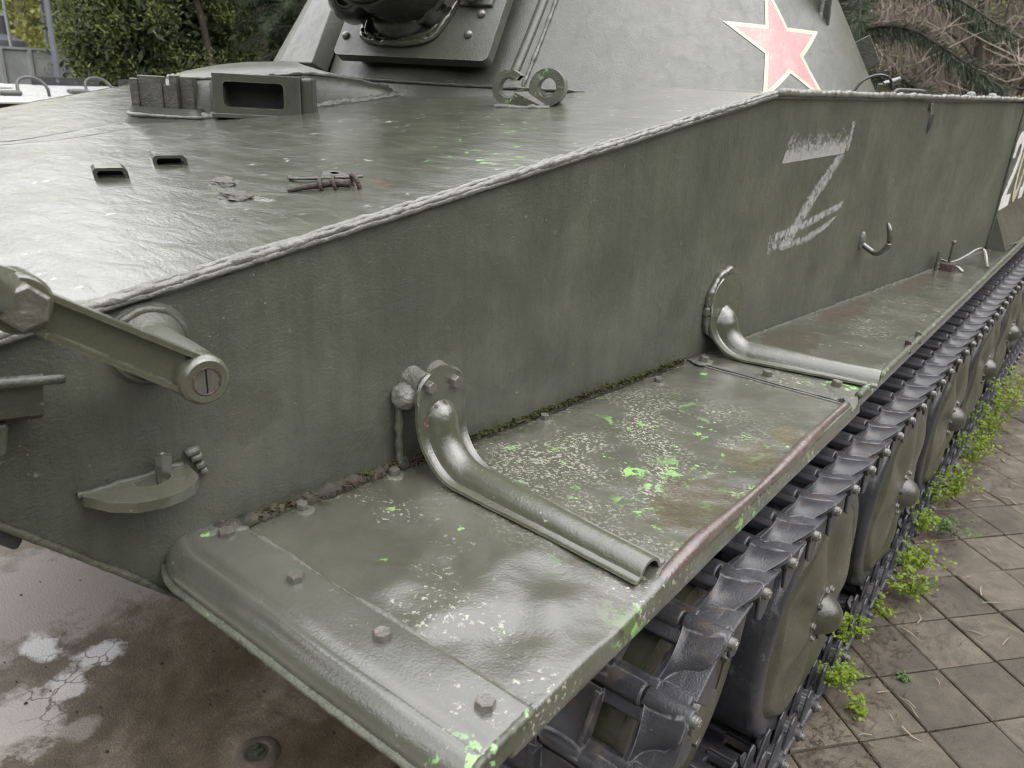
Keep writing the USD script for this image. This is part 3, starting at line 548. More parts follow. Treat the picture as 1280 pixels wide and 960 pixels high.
for k, (v, dz) in enumerate(((-.027, .150), (.027, .148))):
    b = O1 + WN * .002 + np.cross([0, 0, 1.], WN) * v + A([0, 0, dz])
    bp = put(S1, 'bolt', hexbolt(b, WN, .0115, .014, .5 + k), 'bolt_paint', 30)
    put(bp, 'washer', washer(b, WN, .018, .003, .3, k), 'weld_paint', True)
    put(S1, 'boss', lathe([(0, 0), (.020, 0), (.021, .03), (.026, .05), (.030, .058)], 20, axis_frame(b - WN * .004, -WN)), 'weld_paint', 50)
put(S1, 'backing_strut', cat([tube(resample([wl(sY(.822), 1.075, .012), wl(sY(.822), 1.0, .012), wl(sY(.826), .955, .012)], .005), .0062, 10, .5, 3, 70), ]), 'chipped_paint', True)
put(S1, 'weld_lump', lumpy(wl(sY(.835), 1.083, .014), .024, .024, .022, 68), 'weld_paint', 60)
U2 = A([.990, .14, 0])
O2 = wl(sY(1.835), Z0 + .007, .009)
P, pa, nr = stay(O2, WN, U2, .385, .085, .076, .0370, .196, 0, .002)
P = P + .0007 * n3(P, 26, 52)[..., None]
HPL = hull([wl(sY(1.835) + .078 * math.cos(a), Z0 + .118 + .088 * math.sin(a), o) for a in np.linspace(0, 2 * PI, 40) for o in (-.004, .003)])
S2 = put(TK, 'fender_stay', sheet(P[:, ::-1], .005), 'bracket_paint', 60)
put(S2, 'head_plate', HPL, 'bracket_paint', 40)
arc = [wl(sY(1.835) + .076 * math.cos(a), Z0 + .118 + .090 * math.sin(a), .005) for a in np.linspace(-.75, PI + .75, 50)]
put(S2, 'weld_bead', bead(arc, .0090, 15, .7), 'bracket_paint', True)
for v in (-.022, .022):
    put(S2, 'bolt_hole', moved(lathe([(0, .001), (.005, .001), (.006, -.001)], 12), axis_frame(O2 + WN * .0015 + np.cross([0, 0, 1.], WN) * v + A([0, 0, .160]), WN)), 'black_paint', 30)

# ---------------------------------------------------------------- fittings on the hull side
# trim vane arm on its stub shaft
ax0 = wl(sY(.450), 1.247, 0)
sh = put(TK, 'vane_arm_shaft', lathe([(.0, .135), (.029, .135), (.030, .10), (.030, .03), (.035, .020), (.046, .006), (.056, -.003)], 28, axis_frame(ax0, WN)), 'wall_paint', 50)
put(sh, 'weld_bead', bead([ax0 + WN * .006 + .045 * (WT * math.cos(a) + A([0, 0, math.sin(a)])) for a in np.linspace(0, 2 * PI, 40)], .0050, 16, .5), 'wall_paint', True)
E1 = ax0 + WN * .142; E2 = E1 - WT * .162 + A([0, 0, .112]); ad = unit(E2 - E1); au = np.cross(WN, ad)
if au[2] < 0: au = -au
TA = lambda o: frame(o, ad, au, np.cross(ad, au))
sgn = 1 if (np.cross(ad, au) @ WN) > 0 else -1
def armpoly(w0, w1, x0, x1): return Polygon([(x0, -w0), (x1, -w1), (x1, w1), (x0, w0)])
def arm_part(poly, z0, z1):
    m = extrude(poly, z1 - z0); m.apply_translation([0, 0, z0]); m.vertices[:, 2] *= sgn
    m = moved(m, TA(E1)); m.fix_normals(); return m
LA = float(np.linalg.norm(E2 - E1))
armm = cat([arm_part(armpoly(.0185, .0165, 0, LA), -.006, .002), arm_part(Polygon([(.0, .0235), (LA, .020), (LA, .0140), (0, .0175)]), -.012, .011), arm_part(Polygon([(.0, -.0235), (0, -.0175), (LA, -.0140), (LA, -.020)]), -.012, .011)])
ap = put(TK, 'vane_arm', armm, 'bracket_paint', 25)
put(ap, 'arm_eye', lathe([(.0165, .016), (.0175, .0185), (.024, .019), (.0275, .016), (.029, .010), (.029, -.020), (.026, -.024), (0, -.024)], 36, axis_frame(E1, WN)), 'bracket_paint', 40)
put(ap, 'slotted_plug', cat([moved(rbox([-.0145, .0014, 0], [.0145, .0145, .0175], .001), axis_frame(E1, WN, (.3, 0, 1))), moved(rbox([-.0145, -.0145, 0], [.0145, -.0014, .0175], .001), axis_frame(E1, WN, (.3, 0, 1)))]) if False else cat([extrude(Point(0, 0).buffer(.0145).intersection(Polygon([(.0012, -1), (1, -1), (1, 1), (.0012, 1)])), .0175), extrude(Point(0, 0).buffer(.0145).intersection(Polygon([(-.0012, -1), (-1, -1), (-1, 1), (-.0012, 1)])), .0175)]).apply_transform(axis_frame(E1, WN)), 'bolt_paint', 25)
put(ap, 'rust_ring', lathe([(.0143, .0178), (.0155, .0190), (.0172, .0182)], 30, axis_frame(E1, WN)), 'rust', 50)
put(ap, 'arm_eye', lathe([(0, .014), (.026, .013), (.029, .008), (.029, -.028), (0, -.03)], 32, axis_frame(E2, WN)), 'bracket_paint', 40)
put(ap, 'bolt', hexbolt(E2 + WN * .013, WN, .0225, .014, .3), 'bolt_paint', 30)
put(ap, 'cross_tube', tube(resample([E2 - WN * .01, E2 + ad * .05 + WN * .02, E2 + ad * .16 + WN * .05], .01), .026, 16, .04, 2, 30), 'bracket_paint', True)
# trough at the left edge with its hanging lug
B = lambda s, z, o: wl(s, z, o)
def B2(s_, z, o): return wl(s_, z + .058 + .13 * (-.70 - s_), o)
tr = [[B2(s, 1.200, .086), B2(s, 1.196, .080), B2(s, 1.172, .070), B2(s, 1.152, .062), B2(s, 1.142, .046), B2(s, 1.139, 0)] for s in np.linspace(-1.0, -.712, 14)]
tp = put(TK, 'side_trough', cat([sheet(A(tr)[:, ::-1], .006), hull([B2(-.712, 1.196, .083), B2(-.716, 1.17, .066), B2(-.722, 1.148, .05), B2(-.722, 1.14, 0), B2(-.716, 1.16, 0), B2(-.719, 1.196, .080), B2(-.725, 1.15, .05), B2(-.728, 1.14, 0)])]), 'wall_paint', 30)
put(tp, 'trough_rim', tube(resample([B2(-1.0, 1.199, .087), B2(-.70, 1.199, .087), B2(-.694, 1.197, .082)], .01), .0050, 10, .08, 3, 30), 'wall_paint', True)
put(tp, 'drain_lug', hull([B2(-.775, 1.138, .050), B2(-.750, 1.138, .050), B2(-.756, 1.108, .047), B2(-.770, 1.108, .047), B2(-.775, 1.138, .03), B2(-.75, 1.138, .03), B2(-.756, 1.110, .03), B2(-.77, 1.110, .03)], .005), 'wall_paint', 40)
put(WALL, 'bow_lug', hull([wl(s_, zbot(s_) + d_, o_) for s_, d_ in ((-.775, .01), (-.74, .01), (-.77, -.022), (-.752, -.022)) for o_ in (-.012, -.05)], .006), 'black_paint', 40)
# towing eye: D-shaped plate with a pin
def wallplate(pts, z, h): # plan outline in (s, off)
    m = extrude(Polygon(pts[0], [pts[1]] if len(pts) > 1 else None), h); v = m.vertices
    m.vertices = W0 + v[:, :1] * WT + v[:, 1:2] * WN + np.c_[np.zeros((len(v), 2)), v[:, 2:] + z]; m.fix_normals(); return m
out = [(-.676, -.004), (-.676, .010), (-.658, .044), (-.634, .066), (-.605, .075), (-.580, .073), (-.560, .063), (-.548, .046), (-.545, -.004)]
hole = [(-.618, .014), (-.618, .026), (-.604, .038), (-.586, .036), (-.574, .026), (-.574, .014)]
te = put(TK, 'tow_eye', wallplate([out, hole], 1.060, .014), 'bracket_paint', 25)
put(te, 'tow_pin', hull([wl(-.585, 1.068, .010), wl(-.572, 1.068, .012), wl(-.588, 1.100, .018), wl(-.572, 1.100, .020), wl(-.582, 1.106, .022), wl(-.585, 1.05, .014), wl(-.575, 1.05, .014)], .0035), 'bracket_paint', 40)
put(te, 'weld_bead', cat([bead([wl(s, 1.073, .003) for s in np.linspace(-.68, -.55, 12)], .0045, 17, .5)] + [bead([wl(-.545 + .006 * k, 1.088 - .011 * k, .004), wl(-.528 + .003 * k, 1.090 - .011 * k, .006)], .006, 18 + k, .5) for k in range(4)]), 'wall_paint', True)
# hook
ho = wl(sY(2.66), 1.140, 0)
hk = [ho, ho + WN * .022 + A([0, 0, -.012]), ho + WN * .050 + A([0, 0, -.026]), ho + WN * .078 + A([0, 0, -.012]), ho + WN * .088 + A([0, 0, .020]), ho + WN * .078 + A([0, 0, .055]), ho + WN * .068 + A([0, 0, .075])]
hp = smoothed(hk, 3); hr = np.interp(np.linspace(0, 1, len(hp)), [0, .5, .8, 1], [.0085, .0095, .0085, .003])
hkp = put(TK, 'rope_hook', tube(hp, hr, 12, .05, 2, 40), 'bracket_paint', True)
put(hkp, 'hook_base', moved(trimesh.creation.icosphere(2, 1.).apply_scale([.012, .016, .030]), frame(ho + A([0, 0, .008]), WN, WT, [0, 0, 1])), 'weld_paint', True)
# vent hole with chipped surround
vo = wl(sY(3.03), 1.510, .002)
put(WALL, 'drain_hole', lathe([(0, .002), (.012, .002), (.016, .0035), (.020, .001), (.026, -.003)], 18, axis_frame(vo, WN) @ np.diag([.6, 1.5, 1, 1])), 'black_paint', 40)
put(WALL, 'chipped_spot', washer(vo + A([0, -.03, .045]), WN, .012, .001, .5, 3), 'chipped_paint', True)
put(WALL, 'rod_stub', tube([wl(sY(3.42), .952, .02), wl(sY(3.42), 1.03, .02)], .006, 8), 'chipped_paint', True)
# strap clamp lying on the fender
cl = put(TK, 'strap_clamp', cat([tube(smoothed([(-.53, 3.46, Z0 + .045), (-.49, 3.50, Z0 + .03), (-.46, 3.62, Z0 + .05), (-.44, 3.72, Z0 + .07), (-.42, 3.76, Z0 + .066), (-.39, 3.66, Z0 + .03), (-.375, 3.60, Z0 + .018)]), .0085, 8, .1, 3, 40, .5), tube(smoothed([(-.50, 3.44, Z0 + .02), (-.47, 3.5, Z0 + .025), (-.44, 3.48, Z0 + .006)]), .010, 8, .1, 4, 40, .5)]), 'bracket_paint', True)
put(cl, 'clamp_rod', cat([tube([(-.495, 3.47, Z0), (-.495, 3.47, Z0 + .115)], .006, 8), moved(trimesh.creation.icosphere(2, .009), frame((-.495, 3.47, Z0 + .115), [1, 0, 0], [0, 1, 0], [0, 0, 1]))]), 'chipped_paint', True)
put(cl, 'clamp_block', rbox([-.52, 3.44, Z0 - .004], [-.47, 3.50, Z0 + .036], .006), 'rust', 40)
# chalk letter and painted number: thin skins on their plates
def wallskin(poly, off, n=12):
    """poly: two side lists of (Y, z) that run alongside one another"""
    a, b = resample(np.c_[poly[0], np.zeros(len(poly[0]))], .004), resample(np.c_[poly[1], np.zeros(len(poly[1]))], .004)
    k = max(len(a), len(b)); t = np.linspace(0, 1, k)
    a = A([np.interp(t, np.linspace(0, 1, len(a)), a[:, i]) for i in (0, 1)]).T; b = A([np.interp(t, np.linspace(0, 1, len(b)), b[:, i]) for i in (0, 1)]).T
    P = A([[a[i] + (b[i] - a[i]) * v for v in np.linspace(0, 1, n)] for i in range(k)])
    V = A([[wl(sY(y), z, 0) for y, z in row] for row in P]); V += WN * ((.0022 * n3(V, 3.2, 11) + .0009 * n3(V, 22, 12) - .001) + off)[..., None]
    v = np.linspace(0, 1, n); wear = np.tile(.02 - .13 * np.abs(2 * v - 1) ** 3, (k, 1)); 
    return skin(V), wear, t
chm, chw = [], []
strokes = [([(2.055, 1.492), (2.40, 1.502)], [(2.03, 1.408), (2.395, 1.424)], -.10, 0),
           ([(2.405, 1.512), (2.395, 1.43)], [(2.43, 1.51), (2.425, 1.43)], .0, 1),
           ([(2.345, 1.420), (2.21, 1.313), (2.09, 1.19)], [(2.415, 1.422), (2.275, 1.300), (2.16, 1.185)], .01, 1),
           ([(2.06, 1.228), (2.20, 1.246), (2.455, 1.290)], [(2.07, 1.206), (2.22, 1.222), (2.445, 1.264)], .02, 1),
           ([(2.09, 1.195), (2.25, 1.209), (2.44, 1.250)], [(2.10, 1.174), (2.27, 1.184), (2.37, 1.212)], .0, 1),
           ([(2.03, 1.235), (2.10, 1.235)], [(2.03, 1.170), (2.10, 1.178)], -.04, 1)]
for a, b, w0, _ in strokes:
    m, w, t = wallskin((a, b), .0009)
    if w0 < -.05: w = np.tile(-.17 + .30 * np.linspace(0, 1, w.shape[1]) ** 1.0, (w.shape[0], 1)) + .0
    else: w = w + w0
    chm.append(m); chw.append(w.ravel())
zp = put(WALL, 'chalk_letter', cat(chm), 'chalk', False, label='letter Z rubbed on in white chalk')
UsdGeom.PrimvarsAPI(stage.GetPrimAtPath(zp)).CreatePrimvar('wear', Sdf.ValueTypeNames.FloatArray, 'vertex').Set(Vt.FloatArray.FromNumpy(np.concatenate(chw).astype(np.float32)))
for ch, y0, wd, mt_ in (('2', 4.20, .30, 'white_paint'), ('0', 4.55, .26, 'cream_paint'), ('1', 4.86, .16, 'white_paint')):
    t = meshkit.text_mesh(ch, .345, .002, True); b = t.bounds; v = (t.vertices - b[0]) * A([wd / (b[1] - b[0])[0], .345 / (b[1] - b[0])[1], 1])
    t = trimesh.Trimesh(np.c_[xr + v[:, 2] + .0012, y0 + v[:, 0], 1.125 + v[:, 1]], t.faces, process=False)
    put(REAR, 'digit', t, mt_, False, label=f'painted digit {ch}')

# ---------------------------------------------------------------- fittings on the glacis
GN = A([0, -.171, .985])
for k, (x, y, a) in enumerate(((-1.512, .722, .50), (-1.498, .834, .50))):
    u = A([math.cos(a), math.sin(a), math.sin(a) * .173]); T = frame(dk(x, y, 0), unit(u), unit(np.cross(GN, u)), GN)
    out = Polygon([(-.037, 0), (.037, 0), (.037, .013), (.030, .018), (-.030, .018), (-.037, .013)]).buffer(.003); inn = Polygon([(-.029, .004), (.029, .004), (.029, .010), (.024, .0135), (-.024, .0135), (-.029, .010)]).buffer(.002)
    m = extrude(out.difference(inn), .05); dd = unit(A([-.80, .32, .055])); q = m.vertices
    m.vertices = dk(x, y) + q[:, :1] * T[:3, 0] * .92 + q[:, 1:2] * GN + q[:, 2:] * dd; m.fix_normals()
    f = put(GL, 'footman_loop', m, 'deck_paint', 30)
    h = extrude(inn.buffer(-.0005), .012); q = h.vertices; h.vertices = dk(x, y) + q[:, :1] * T[:3, 0] * .92 + q[:, 1:2] * GN + (q[:, 2:] + .026) * dd; h.fix_normals()
    put(f, 'loop_hollow', h, 'dark_inside', False)
def lump(c, sx, sy, sz, seed):
    m = trimesh.creation.icosphere(4, 1.); v = m.vertices * (1 + .42 * n3(m.vertices, 2.2, seed, 4))[:, None]
    return moved(trimesh.Trimesh(v * A([sx, sy, sz]), m.faces, process=False), frame(c, [1, 0, 0], [0, .985, .171], GN))
put(GL, 'weld_lump', lump(dk(-1.265, .80, .001), .030, .022, .012, 61), 'block_paint', 60)
put(GL, 'weld_lump', lump(dk(-1.165, .755, .001), .036, .020, .012, 62), 'block_paint', 60)
put(GL, 'weld_lump', lump(dk(-1.115, .775, .0), .036, .016, .004, 63), 'deck_paint', 60)
put(GL, 'broken_bracket', cat([tube(smoothed([dk(-1.19, .885, .003), dk(-1.155, .862, .008), dk(-1.10, .895, .008), dk(-1.065, .945, .003)]), .0042, 8, .3, 5, 50, .6), moved(lathe([(.008, .004), (.02, .005), (.024, -.002)], 16), frame(dk(-1.115, .925, .004), [1, 0, 0], [0, .985, .171], GN) @ np.diag([1.3, .7, 1, 1]))]), 'block_paint', True)
def torus(c, n, R, r, sx=1., k=24, lumpy=.08, seed=0, hint=(0, 0, 1)):
    T = axis_frame(c, n, hint); a = np.linspace(0, 2 * PI, k + 1)
    pts = np.c_[R * sx * np.cos(a), R * np.sin(a), np.zeros(k + 1)] @ T[:3, :3].T + A(c)
    return tube(pts, r, 8, lumpy, seed, 40, up=T[:3, 2])
chn = put(GL, 'rusty_toggle', cat([tube(smoothed([dk(-1.108, .818, .004), dk(-1.085, .838, .009), dk(-1.066, .854, .010)]), [.0028, .005, .006], 10, .15, 6, 40), tube(smoothed([dk(-1.070, .852, .010), dk(-1.048, .872, .012), dk(-1.028, .886, .009)]), .0066, 10, .2, 7, 40)]), 'rust', True)
put(chn, 'link_ring', torus(dk(-1.066, .855, .010), (.7, .7, .2), .0105, .0032, seed=1), 'rust', True)
put(chn, 'link_ring', torus(dk(-1.048, .870, .011), (.75, .6, .3), .011, .0032, seed=2), 'rust', True)
put(chn, 'link_ring', torus(dk(-1.022, .892, .009), (.35, .85, .3), .0150, .0040, seed=3), 'rust', True)
put(chn, 'rust_patch', lump(dk(-1.010, .884, -.0025), .035, .020, .004, 66), 'rust', 60)
# pair of welded rings
ra = unit(A([.42, -.90, .05])); rx = unit(np.cross(A([0, 0, 1.]), -ra)); 
c0, c1 = A([-1.236, 1.558, 1.553]), A([-1.152, 1.598, 1.558])
rxd = unit(c1 - c0)
def ringseg(c, R0, R1, hgt, a0, a1, n=36):
    aa = np.linspace(a0, a1, n); nrm = unit(np.cross(rxd, [0, 0, 1.]))
    rows = []
    for a in aa:
        d = rxd * math.cos(a) + A([0, 0, 1.]) * math.sin(a)
        rows.append([c + d * R1 - nrm * hgt, c + d * R1 + nrm * hgt * .0, c + d * R0 + nrm * 0, c + d * R0 - nrm * hgt, c + d * R1 - nrm * hgt])
    return skin(rows)
rp = put(TK, 'twin_ring_clip', cat([ringseg(c0, .0235, .040, .045, .75, 2 * PI - .1), ringseg(c1, .0225, .043, .05, 0, 2 * PI)]), 'chipped_paint', 35)
put(rp, 'clip_base', hull([c0 + A([0, 0, -.046]), c1 + A([0, 0, -.046]), c0 + A([.022, .004, -.012]), c1 + A([-.022, .004, -.012]), c0 + A([0, .02, -.046]), c1 + A([0, .02, -.046]), c0 + A([.022, .02, -.012]), c1 + A([-.022, .02, -.012])], .004), 'chipped_paint', 35)
put(rp, 'weld_bead', bead([c0 + A([-.03, -.012, -.044]), (c0 + c1) / 2 + A([0, -.014, -.045]), c1 + A([.02, -.012, -.044])], .006, 24, .5), 'weld_paint', True)
# driver's hatch housing with a periscope box
hh = []
ol = [(-2.10, 1.12), (-2.01, 1.085), (-1.875, 1.195), (-1.735, 1.375), (-1.64, 1.58), (-1.66, 1.76), (-1.9, 1.86), (-2.2, 1.80), (-2.26, 1.4)]
c = A([-1.92, 1.47]); ol = smoothed(np.c_[A(ol + ol[:1]), np.zeros(len(ol) + 1)], 3)[:, :2]
for f, h in ((1.0, -.01), (.985, .012), (.95, .042), (.91, .064), (.85, .079), (.74, .089), (.5, .095), (.02, .097)):
    hh.append([dk(*(c + (q - c) * f), 0) * A([1, 1, 0]) + A([0, 0, deckz(c[1] + (q - c)[1] * f * min(1, 1.2 - h * 6 if h > .02 else 1)) + h * (1 - .86 * max(0, min(1, (q[1] - 1.36) / .32)) ** 1.3)]) for q in ol])
P = A(hh); P[..., 2] += .0015 * n3(P, 14, 71)
HH = put(TK, 'driver_hatch_housing', skin(P), 'turret_paint', 40)
put(HH, 'weld_bead', cat([bead([np.r_[q, deckz(q[1]) + .004] for q in c + (ol - c) * 1.01], .010, 25, .45), bead([np.r_[q, deckz(q[1]) + .004] for q in c + (ol - c) * 1.035], .006, 27, .5)]), 'weld_paint', True)
put(HH, 'weld_bead', bead(list(P[4]), .005, 26, .4), 'weld_paint', True)
# periscope box: frame round a dark opening, facing forward
pf = unit(A([.65, -.76, 0])); px_ = A([-pf[1], pf[0], 0]); pc = A([-1.812, 1.278, 1.502]) + pf * .050
Tp = frame(pc, px_, A([0, 0, 1.]), pf)
fr = extrude(Polygon([(-.107, -.050), (.107, -.050), (.107, .048), (-.107, .048)], [list(Polygon([(-.072, -.020), (.056, -.020), (.056, .020), (-.072, .020)]).buffer(.010).exterior.coords)]), .06); fr.apply_translation([0, 0, -.045])
PX = put(HH, 'periscope_frame', moved(fr, Tp), 'turret_paint', 25)
put(HH, 'periscope_recess', moved(trimesh.creation.box(bounds=[[-.10, -.04, -.040], [.09, .04, -.034]]), Tp), 'dark_inside', False)
put(HH, 'periscope_frame', moved(cat([rbox([-.112, -.056, -.05], [.112, -.045, .020], .002), rbox([.104, -.05, -.06], [.135, .046, .006], .008), hull([(-.104, -.05, .0), (-.104, .04, -.004), (-.104, -.05, -.06), (-.104, .04, -.06), (-.135, -.05, -.05), (-.135, .02, -.06)], .003)]), Tp), 'turret_paint', 30)
bf = unit(A([.45, -.89, 0])); Tb = frame(A([-2.005, 1.105, 1.475]), A([-bf[1], bf[0], 0]), A([0, 0, 1.]), bf)
for lo, hi, mt_ in (([-.075, -.035, -.016], [-.052, .052, .012], 'block_paint'), ([-.055, -.038, -.016], [.012, .060, .006], 'block_paint'), ([.012, -.038, -.016], [.040, .040, .002], 'block_paint'), ([.036, -.038, -.016], [.056, .064, .010], 'block_paint'), ([.056, -.038, -.03], [.092, .062, -.004], 'block_paint')):
    put(HH, 'guard_block', moved(rbox(lo, hi, .003), Tb), mt_, 30)
gb_ = hull([(x * 1.32, -.085 - .045, z * 1.5 - .012) for x, z in ((-.080, .035), (.095, .030), (-.085, -.055), (.095, -.055))] + [(x, -.016, z) for x, z in ((-.080, .030), (.095, .020), (-.080, -.060), (.095, -.050))], .004)
gl_ = []
for f, y in ((1.30, -.064), (1.22, -.052), (1.10, -.034), (1.02, -.020), (1.0, -.014)):
    gl_.append([A([-.085 * f, y, -.02]), A([-.075 * f, y, .022 * f + .012 * (f - 1)]), A([-.03 * f, y, .034 * f]), A([.05 * f, y, .032 * f]), A([.10 * f, y, .018 * f]), A([.115 * f, y, -.03])])
gs_ = [[np.r_[p] for p in smoothed(row, 2)] for row in gl_]
gm_ = skin(gs_); gm_.vertices = gm_.vertices + .0015 * n3(gm_.vertices, 50, 73)[:, None]
put(HH, 'guard_base', moved(gm_, Tb), 'turret_paint', 50)
put(HH, 'weld_bead', moved(cat([bead(gs_[0], .006, 74, .5), bead(gs_[2], .005, 75, .5)]), Tb), 'weld_paint', True)

# ---------------------------------------------------------------- turret
TCX, TCY = -1.86, 2.73
def rT(z): return 1.135 - .62 * (z - 1.56)
def tc(ang, z, off=0):
    a = math.radians(ang); r = rT(z) + off * .85; return A([TCX + r * math.sin(a), TCY - r * math.cos(a), z + off * .53])
zz = np.r_[np.linspace(1.46, 2.10, 40)]
P = A([[tc(a, z) for a in np.linspace(-180, 180, 241)] for z in zz]); P = P + (.0020 * n3(P, 5, 81) + .0006 * n3(P, 28, 82))[..., None] * A([1, 1, .3]); P[:, -1] = P[:, 0]
roof = A([[A([TCX, TCY, 2.10 + .06 * (1 - f)]) + A([(tc(a, 2.10) - [TCX, TCY, 0])[0] * f, (tc(a, 2.10) - [TCX, TCY, 0])[1] * f, 0]) for a in np.linspace(-180, 180, 61)] for f in (1, .97, .9, .5, .02)])
TU = put(TK, 'turret', cat([skin(P[:, ::-1]), skin(roof[:, ::-1])]), 'turret_paint', 50)
put(TU, 'weld_bead', bead([tc(a, 1.55 + .012 * 0, .002) for a in np.linspace(-30, 100, 60)], .005, 31, .5), 'turret_paint', True)
put(TU, 'weld_seam', cat([bead([tc(28.2 + 3.8 * t, 1.555 + .26 * t, .001) for t in np.linspace(0, 1.8, 30)], .006, 32, .3), tube([tc(26.6 + 3.8 * t, 1.575 + .26 * t, -.004) for t in np.linspace(0, 1.8, 30)], .014, 10)]), 'turret_paint', True)
# red star with a cream border
def starpts(R, k=.382): return A([[R * (1 if i % 2 == 0 else k) * math.sin(i * PI / 5), R * (1 if i % 2 == 0 else k) * math.cos(i * PI / 5)] for i in range(10)])
def on_cone(poly2, off):
    tri = trimesh.creation.triangulate_polygon(poly2, engine='earcut'); m = trimesh.Trimesh(np.c_[tri[0], np.zeros(len(tri[0]))], tri[1], process=False)
    for _ in range(5): m = m.subdivide()
    v = m.vertices; z = 1.694 + v[:, 1] / 1.177; r = rT(z)
    m.vertices = A([tc(68.6 + math.degrees(x / 1.03), zz_, off) for x, zz_ in zip(v[:, 0], z)])
    q = m.vertices; m.vertices = q + (.0020 * n3(q, 5, 81) + .0006 * n3(q, 28, 82))[..., None] * A([1, 1, .3]); return m
big, small = Polygon(starpts(.208)), Polygon(starpts(.208)).buffer(-.0125, join_style=2)
st = put(TU, 'star', on_cone(small, .0014), 'star_red', True, label='red five-pointed star with cream outline')
put(st, 'star_border', on_cone(big.difference(small.buffer(-.0004, join_style=2)), .0012), 'cream_paint', True)
# gun plate with bolts, seal frame and lifting loop
ph = math.radians(12.); dph = A([math.sin(ph), -math.cos(ph), 0]); ep = A([math.cos(ph), math.sin(ph), 0]); gp = unit(-.62 * dph + A([0, 0, 1.])); np_ = np.cross(ep, gp)
base = A([TCX, TCY, 0]) + dph * rT(1.600) + A([0, 0, 1.600])
TG = frame(base + np_ * .028, ep, gp, np_)
plate = Polygon([(-.222, .0), (.228, .0), (.238, .45), (-.205, .45)]).buffer(.018); m = extrude(plate, .03); m.apply_translation([0, 0, -.006])
GPL = put(TU, 'gun_plate', moved(m, TG), 'turret_paint', 25)
put(GPL, 'plate_backing', moved(extrude(Polygon([(-.205, .012), (.215, .012), (.22, .45), (-.19, .45)]), .075).apply_translation([0, 0, -.078]), TG), 'black_paint', 25)
for a, b in ((.190, .115), (.170, .055), (.060, .050), (-.215, .04), (-.205, .20), (.205, .25), (.200, .33)):
    put(GPL, 'bolt', moved(trimesh.creation.icosphere(2, 1.).apply_scale([.012, .012, .010]), TG @ frame([a, b, .025], [1, 0, 0], [0, 1, 0], [0, 0, 1])), 'bolt_paint', True)
U = [(-.165, .40), (-.165, .05), (-.14, .022), (-.02, .016), (.06, .030), (.088, .07), (.12, .20), (.14, .40)]
up_ = [TG[:3, :3] @ A([a, b, .030]) + TG[:3, 3] for a, b in U]
put(GPL, 'seal_frame', cat([bead(smoothed(up_, 2), .010, 41, .12), tube(resample(smoothed([p + np_ * .004 + ep * (.012 if i < 3 else -.012) + gp * (.012 if 1 < i < 5 else 0) for i, p in enumerate(up_)], 2), .01), .006, 8, .1)]), 'bracket_paint', True)
put(GPL, 'mantlet_recess', moved(extrude(Polygon([(-.15, .40), (-.15, .06), (-.12, .036), (-.02, .03), (.05, .045), (.075, .08), (.105, .2), (.125, .40)]), .006).apply_translation([0, 0, .0255]), TG), 'mantlet_paint', 25)
gunax = unit(dph + A([0, 0, .05])); gc = A([TCX, TCY, 0]) + dph * .93 + A([0, 0, 1.835]) + ep * -.035
GUN = put(TU, 'gun_mantlet', lathe([(0, 2.55), (.036, 2.55), (.038, 2.60), (.054, 2.60), (.056, 2.3), (.050, 2.28), (.052, .62), (.060, .615), (.066, .55), (.095, .50), (.118, .40), (.138, .30), (.150, .22), (.165, .18), (.172, .12), (.172, .0), (0, .0)], 40, axis_frame(gc, gunax)), 'mantlet_paint', 50)
put(GUN, 'mantlet_collar', cat([torus(gc + gunax * .20, gunax, .157, .010, k=40, lumpy=.03), torus(gc + gunax * .36, gunax, .128, .006, k=40, lumpy=.03)]), 'mantlet_paint', True)
for a in np.arange(0, 360, 45) + 12:
    d = ep * math.cos(math.radians(a)) + np.cross(gunax, ep) * math.sin(math.radians(a))
    put(GUN, 'collar_bolt', hexbolt(gc + gunax * .185 + d * .163, unit(d + gunax * .7), .016, .014), 'bolt_paint', 30)
put(GUN, 'mantlet_foot', cat([moved(trimesh.creation.icosphere(3, 1.).apply_scale([.085, .06, .05]), TG @ frame([-.045, .085, .03], [1, 0, 0], [0, 1, 0], [0, 0, 1])), moved(trimesh.creation.icosphere(3, 1.).apply_scale([.04, .05, .05]), TG @ frame([.055, .115, .03], [1, 0, 0], [0, 1, 0], [0, 0, 1]))]), 'mantlet_paint', True)
for a, b in ((-.095, .085), (.045, .13), (-.10, .045)):
    put(GUN, 'foot_bolt', moved(hexbolt([0, 0, 0], [0, 0, 1], .014, .016), TG @ frame([a, b, .06 if b > .05 else .03], [1, 0, 0], [0, 1, 0], [0, 0, 1])), 'bolt_paint', 30)
lo_ = TG[:3, :3] @ A([.155, .185, .026]) + TG[:3, 3]
LB = put(GPL, 'loop_base', moved(rbox([.118, .135, .02], [.215, .30, .034], .004), TG), 'block_paint', 30)
lp = [TG[:3, :3] @ A([.165 + .024 * math.cos(a), .195 + .055 * math.sin(a), .05]) + TG[:3, 3] for a in np.linspace(0, 2 * PI, 33)]
put(LB, 'lifting_loop', tube(lp, .0105, 10, .08, 4, 40, up=np_), 'turret_paint', True)
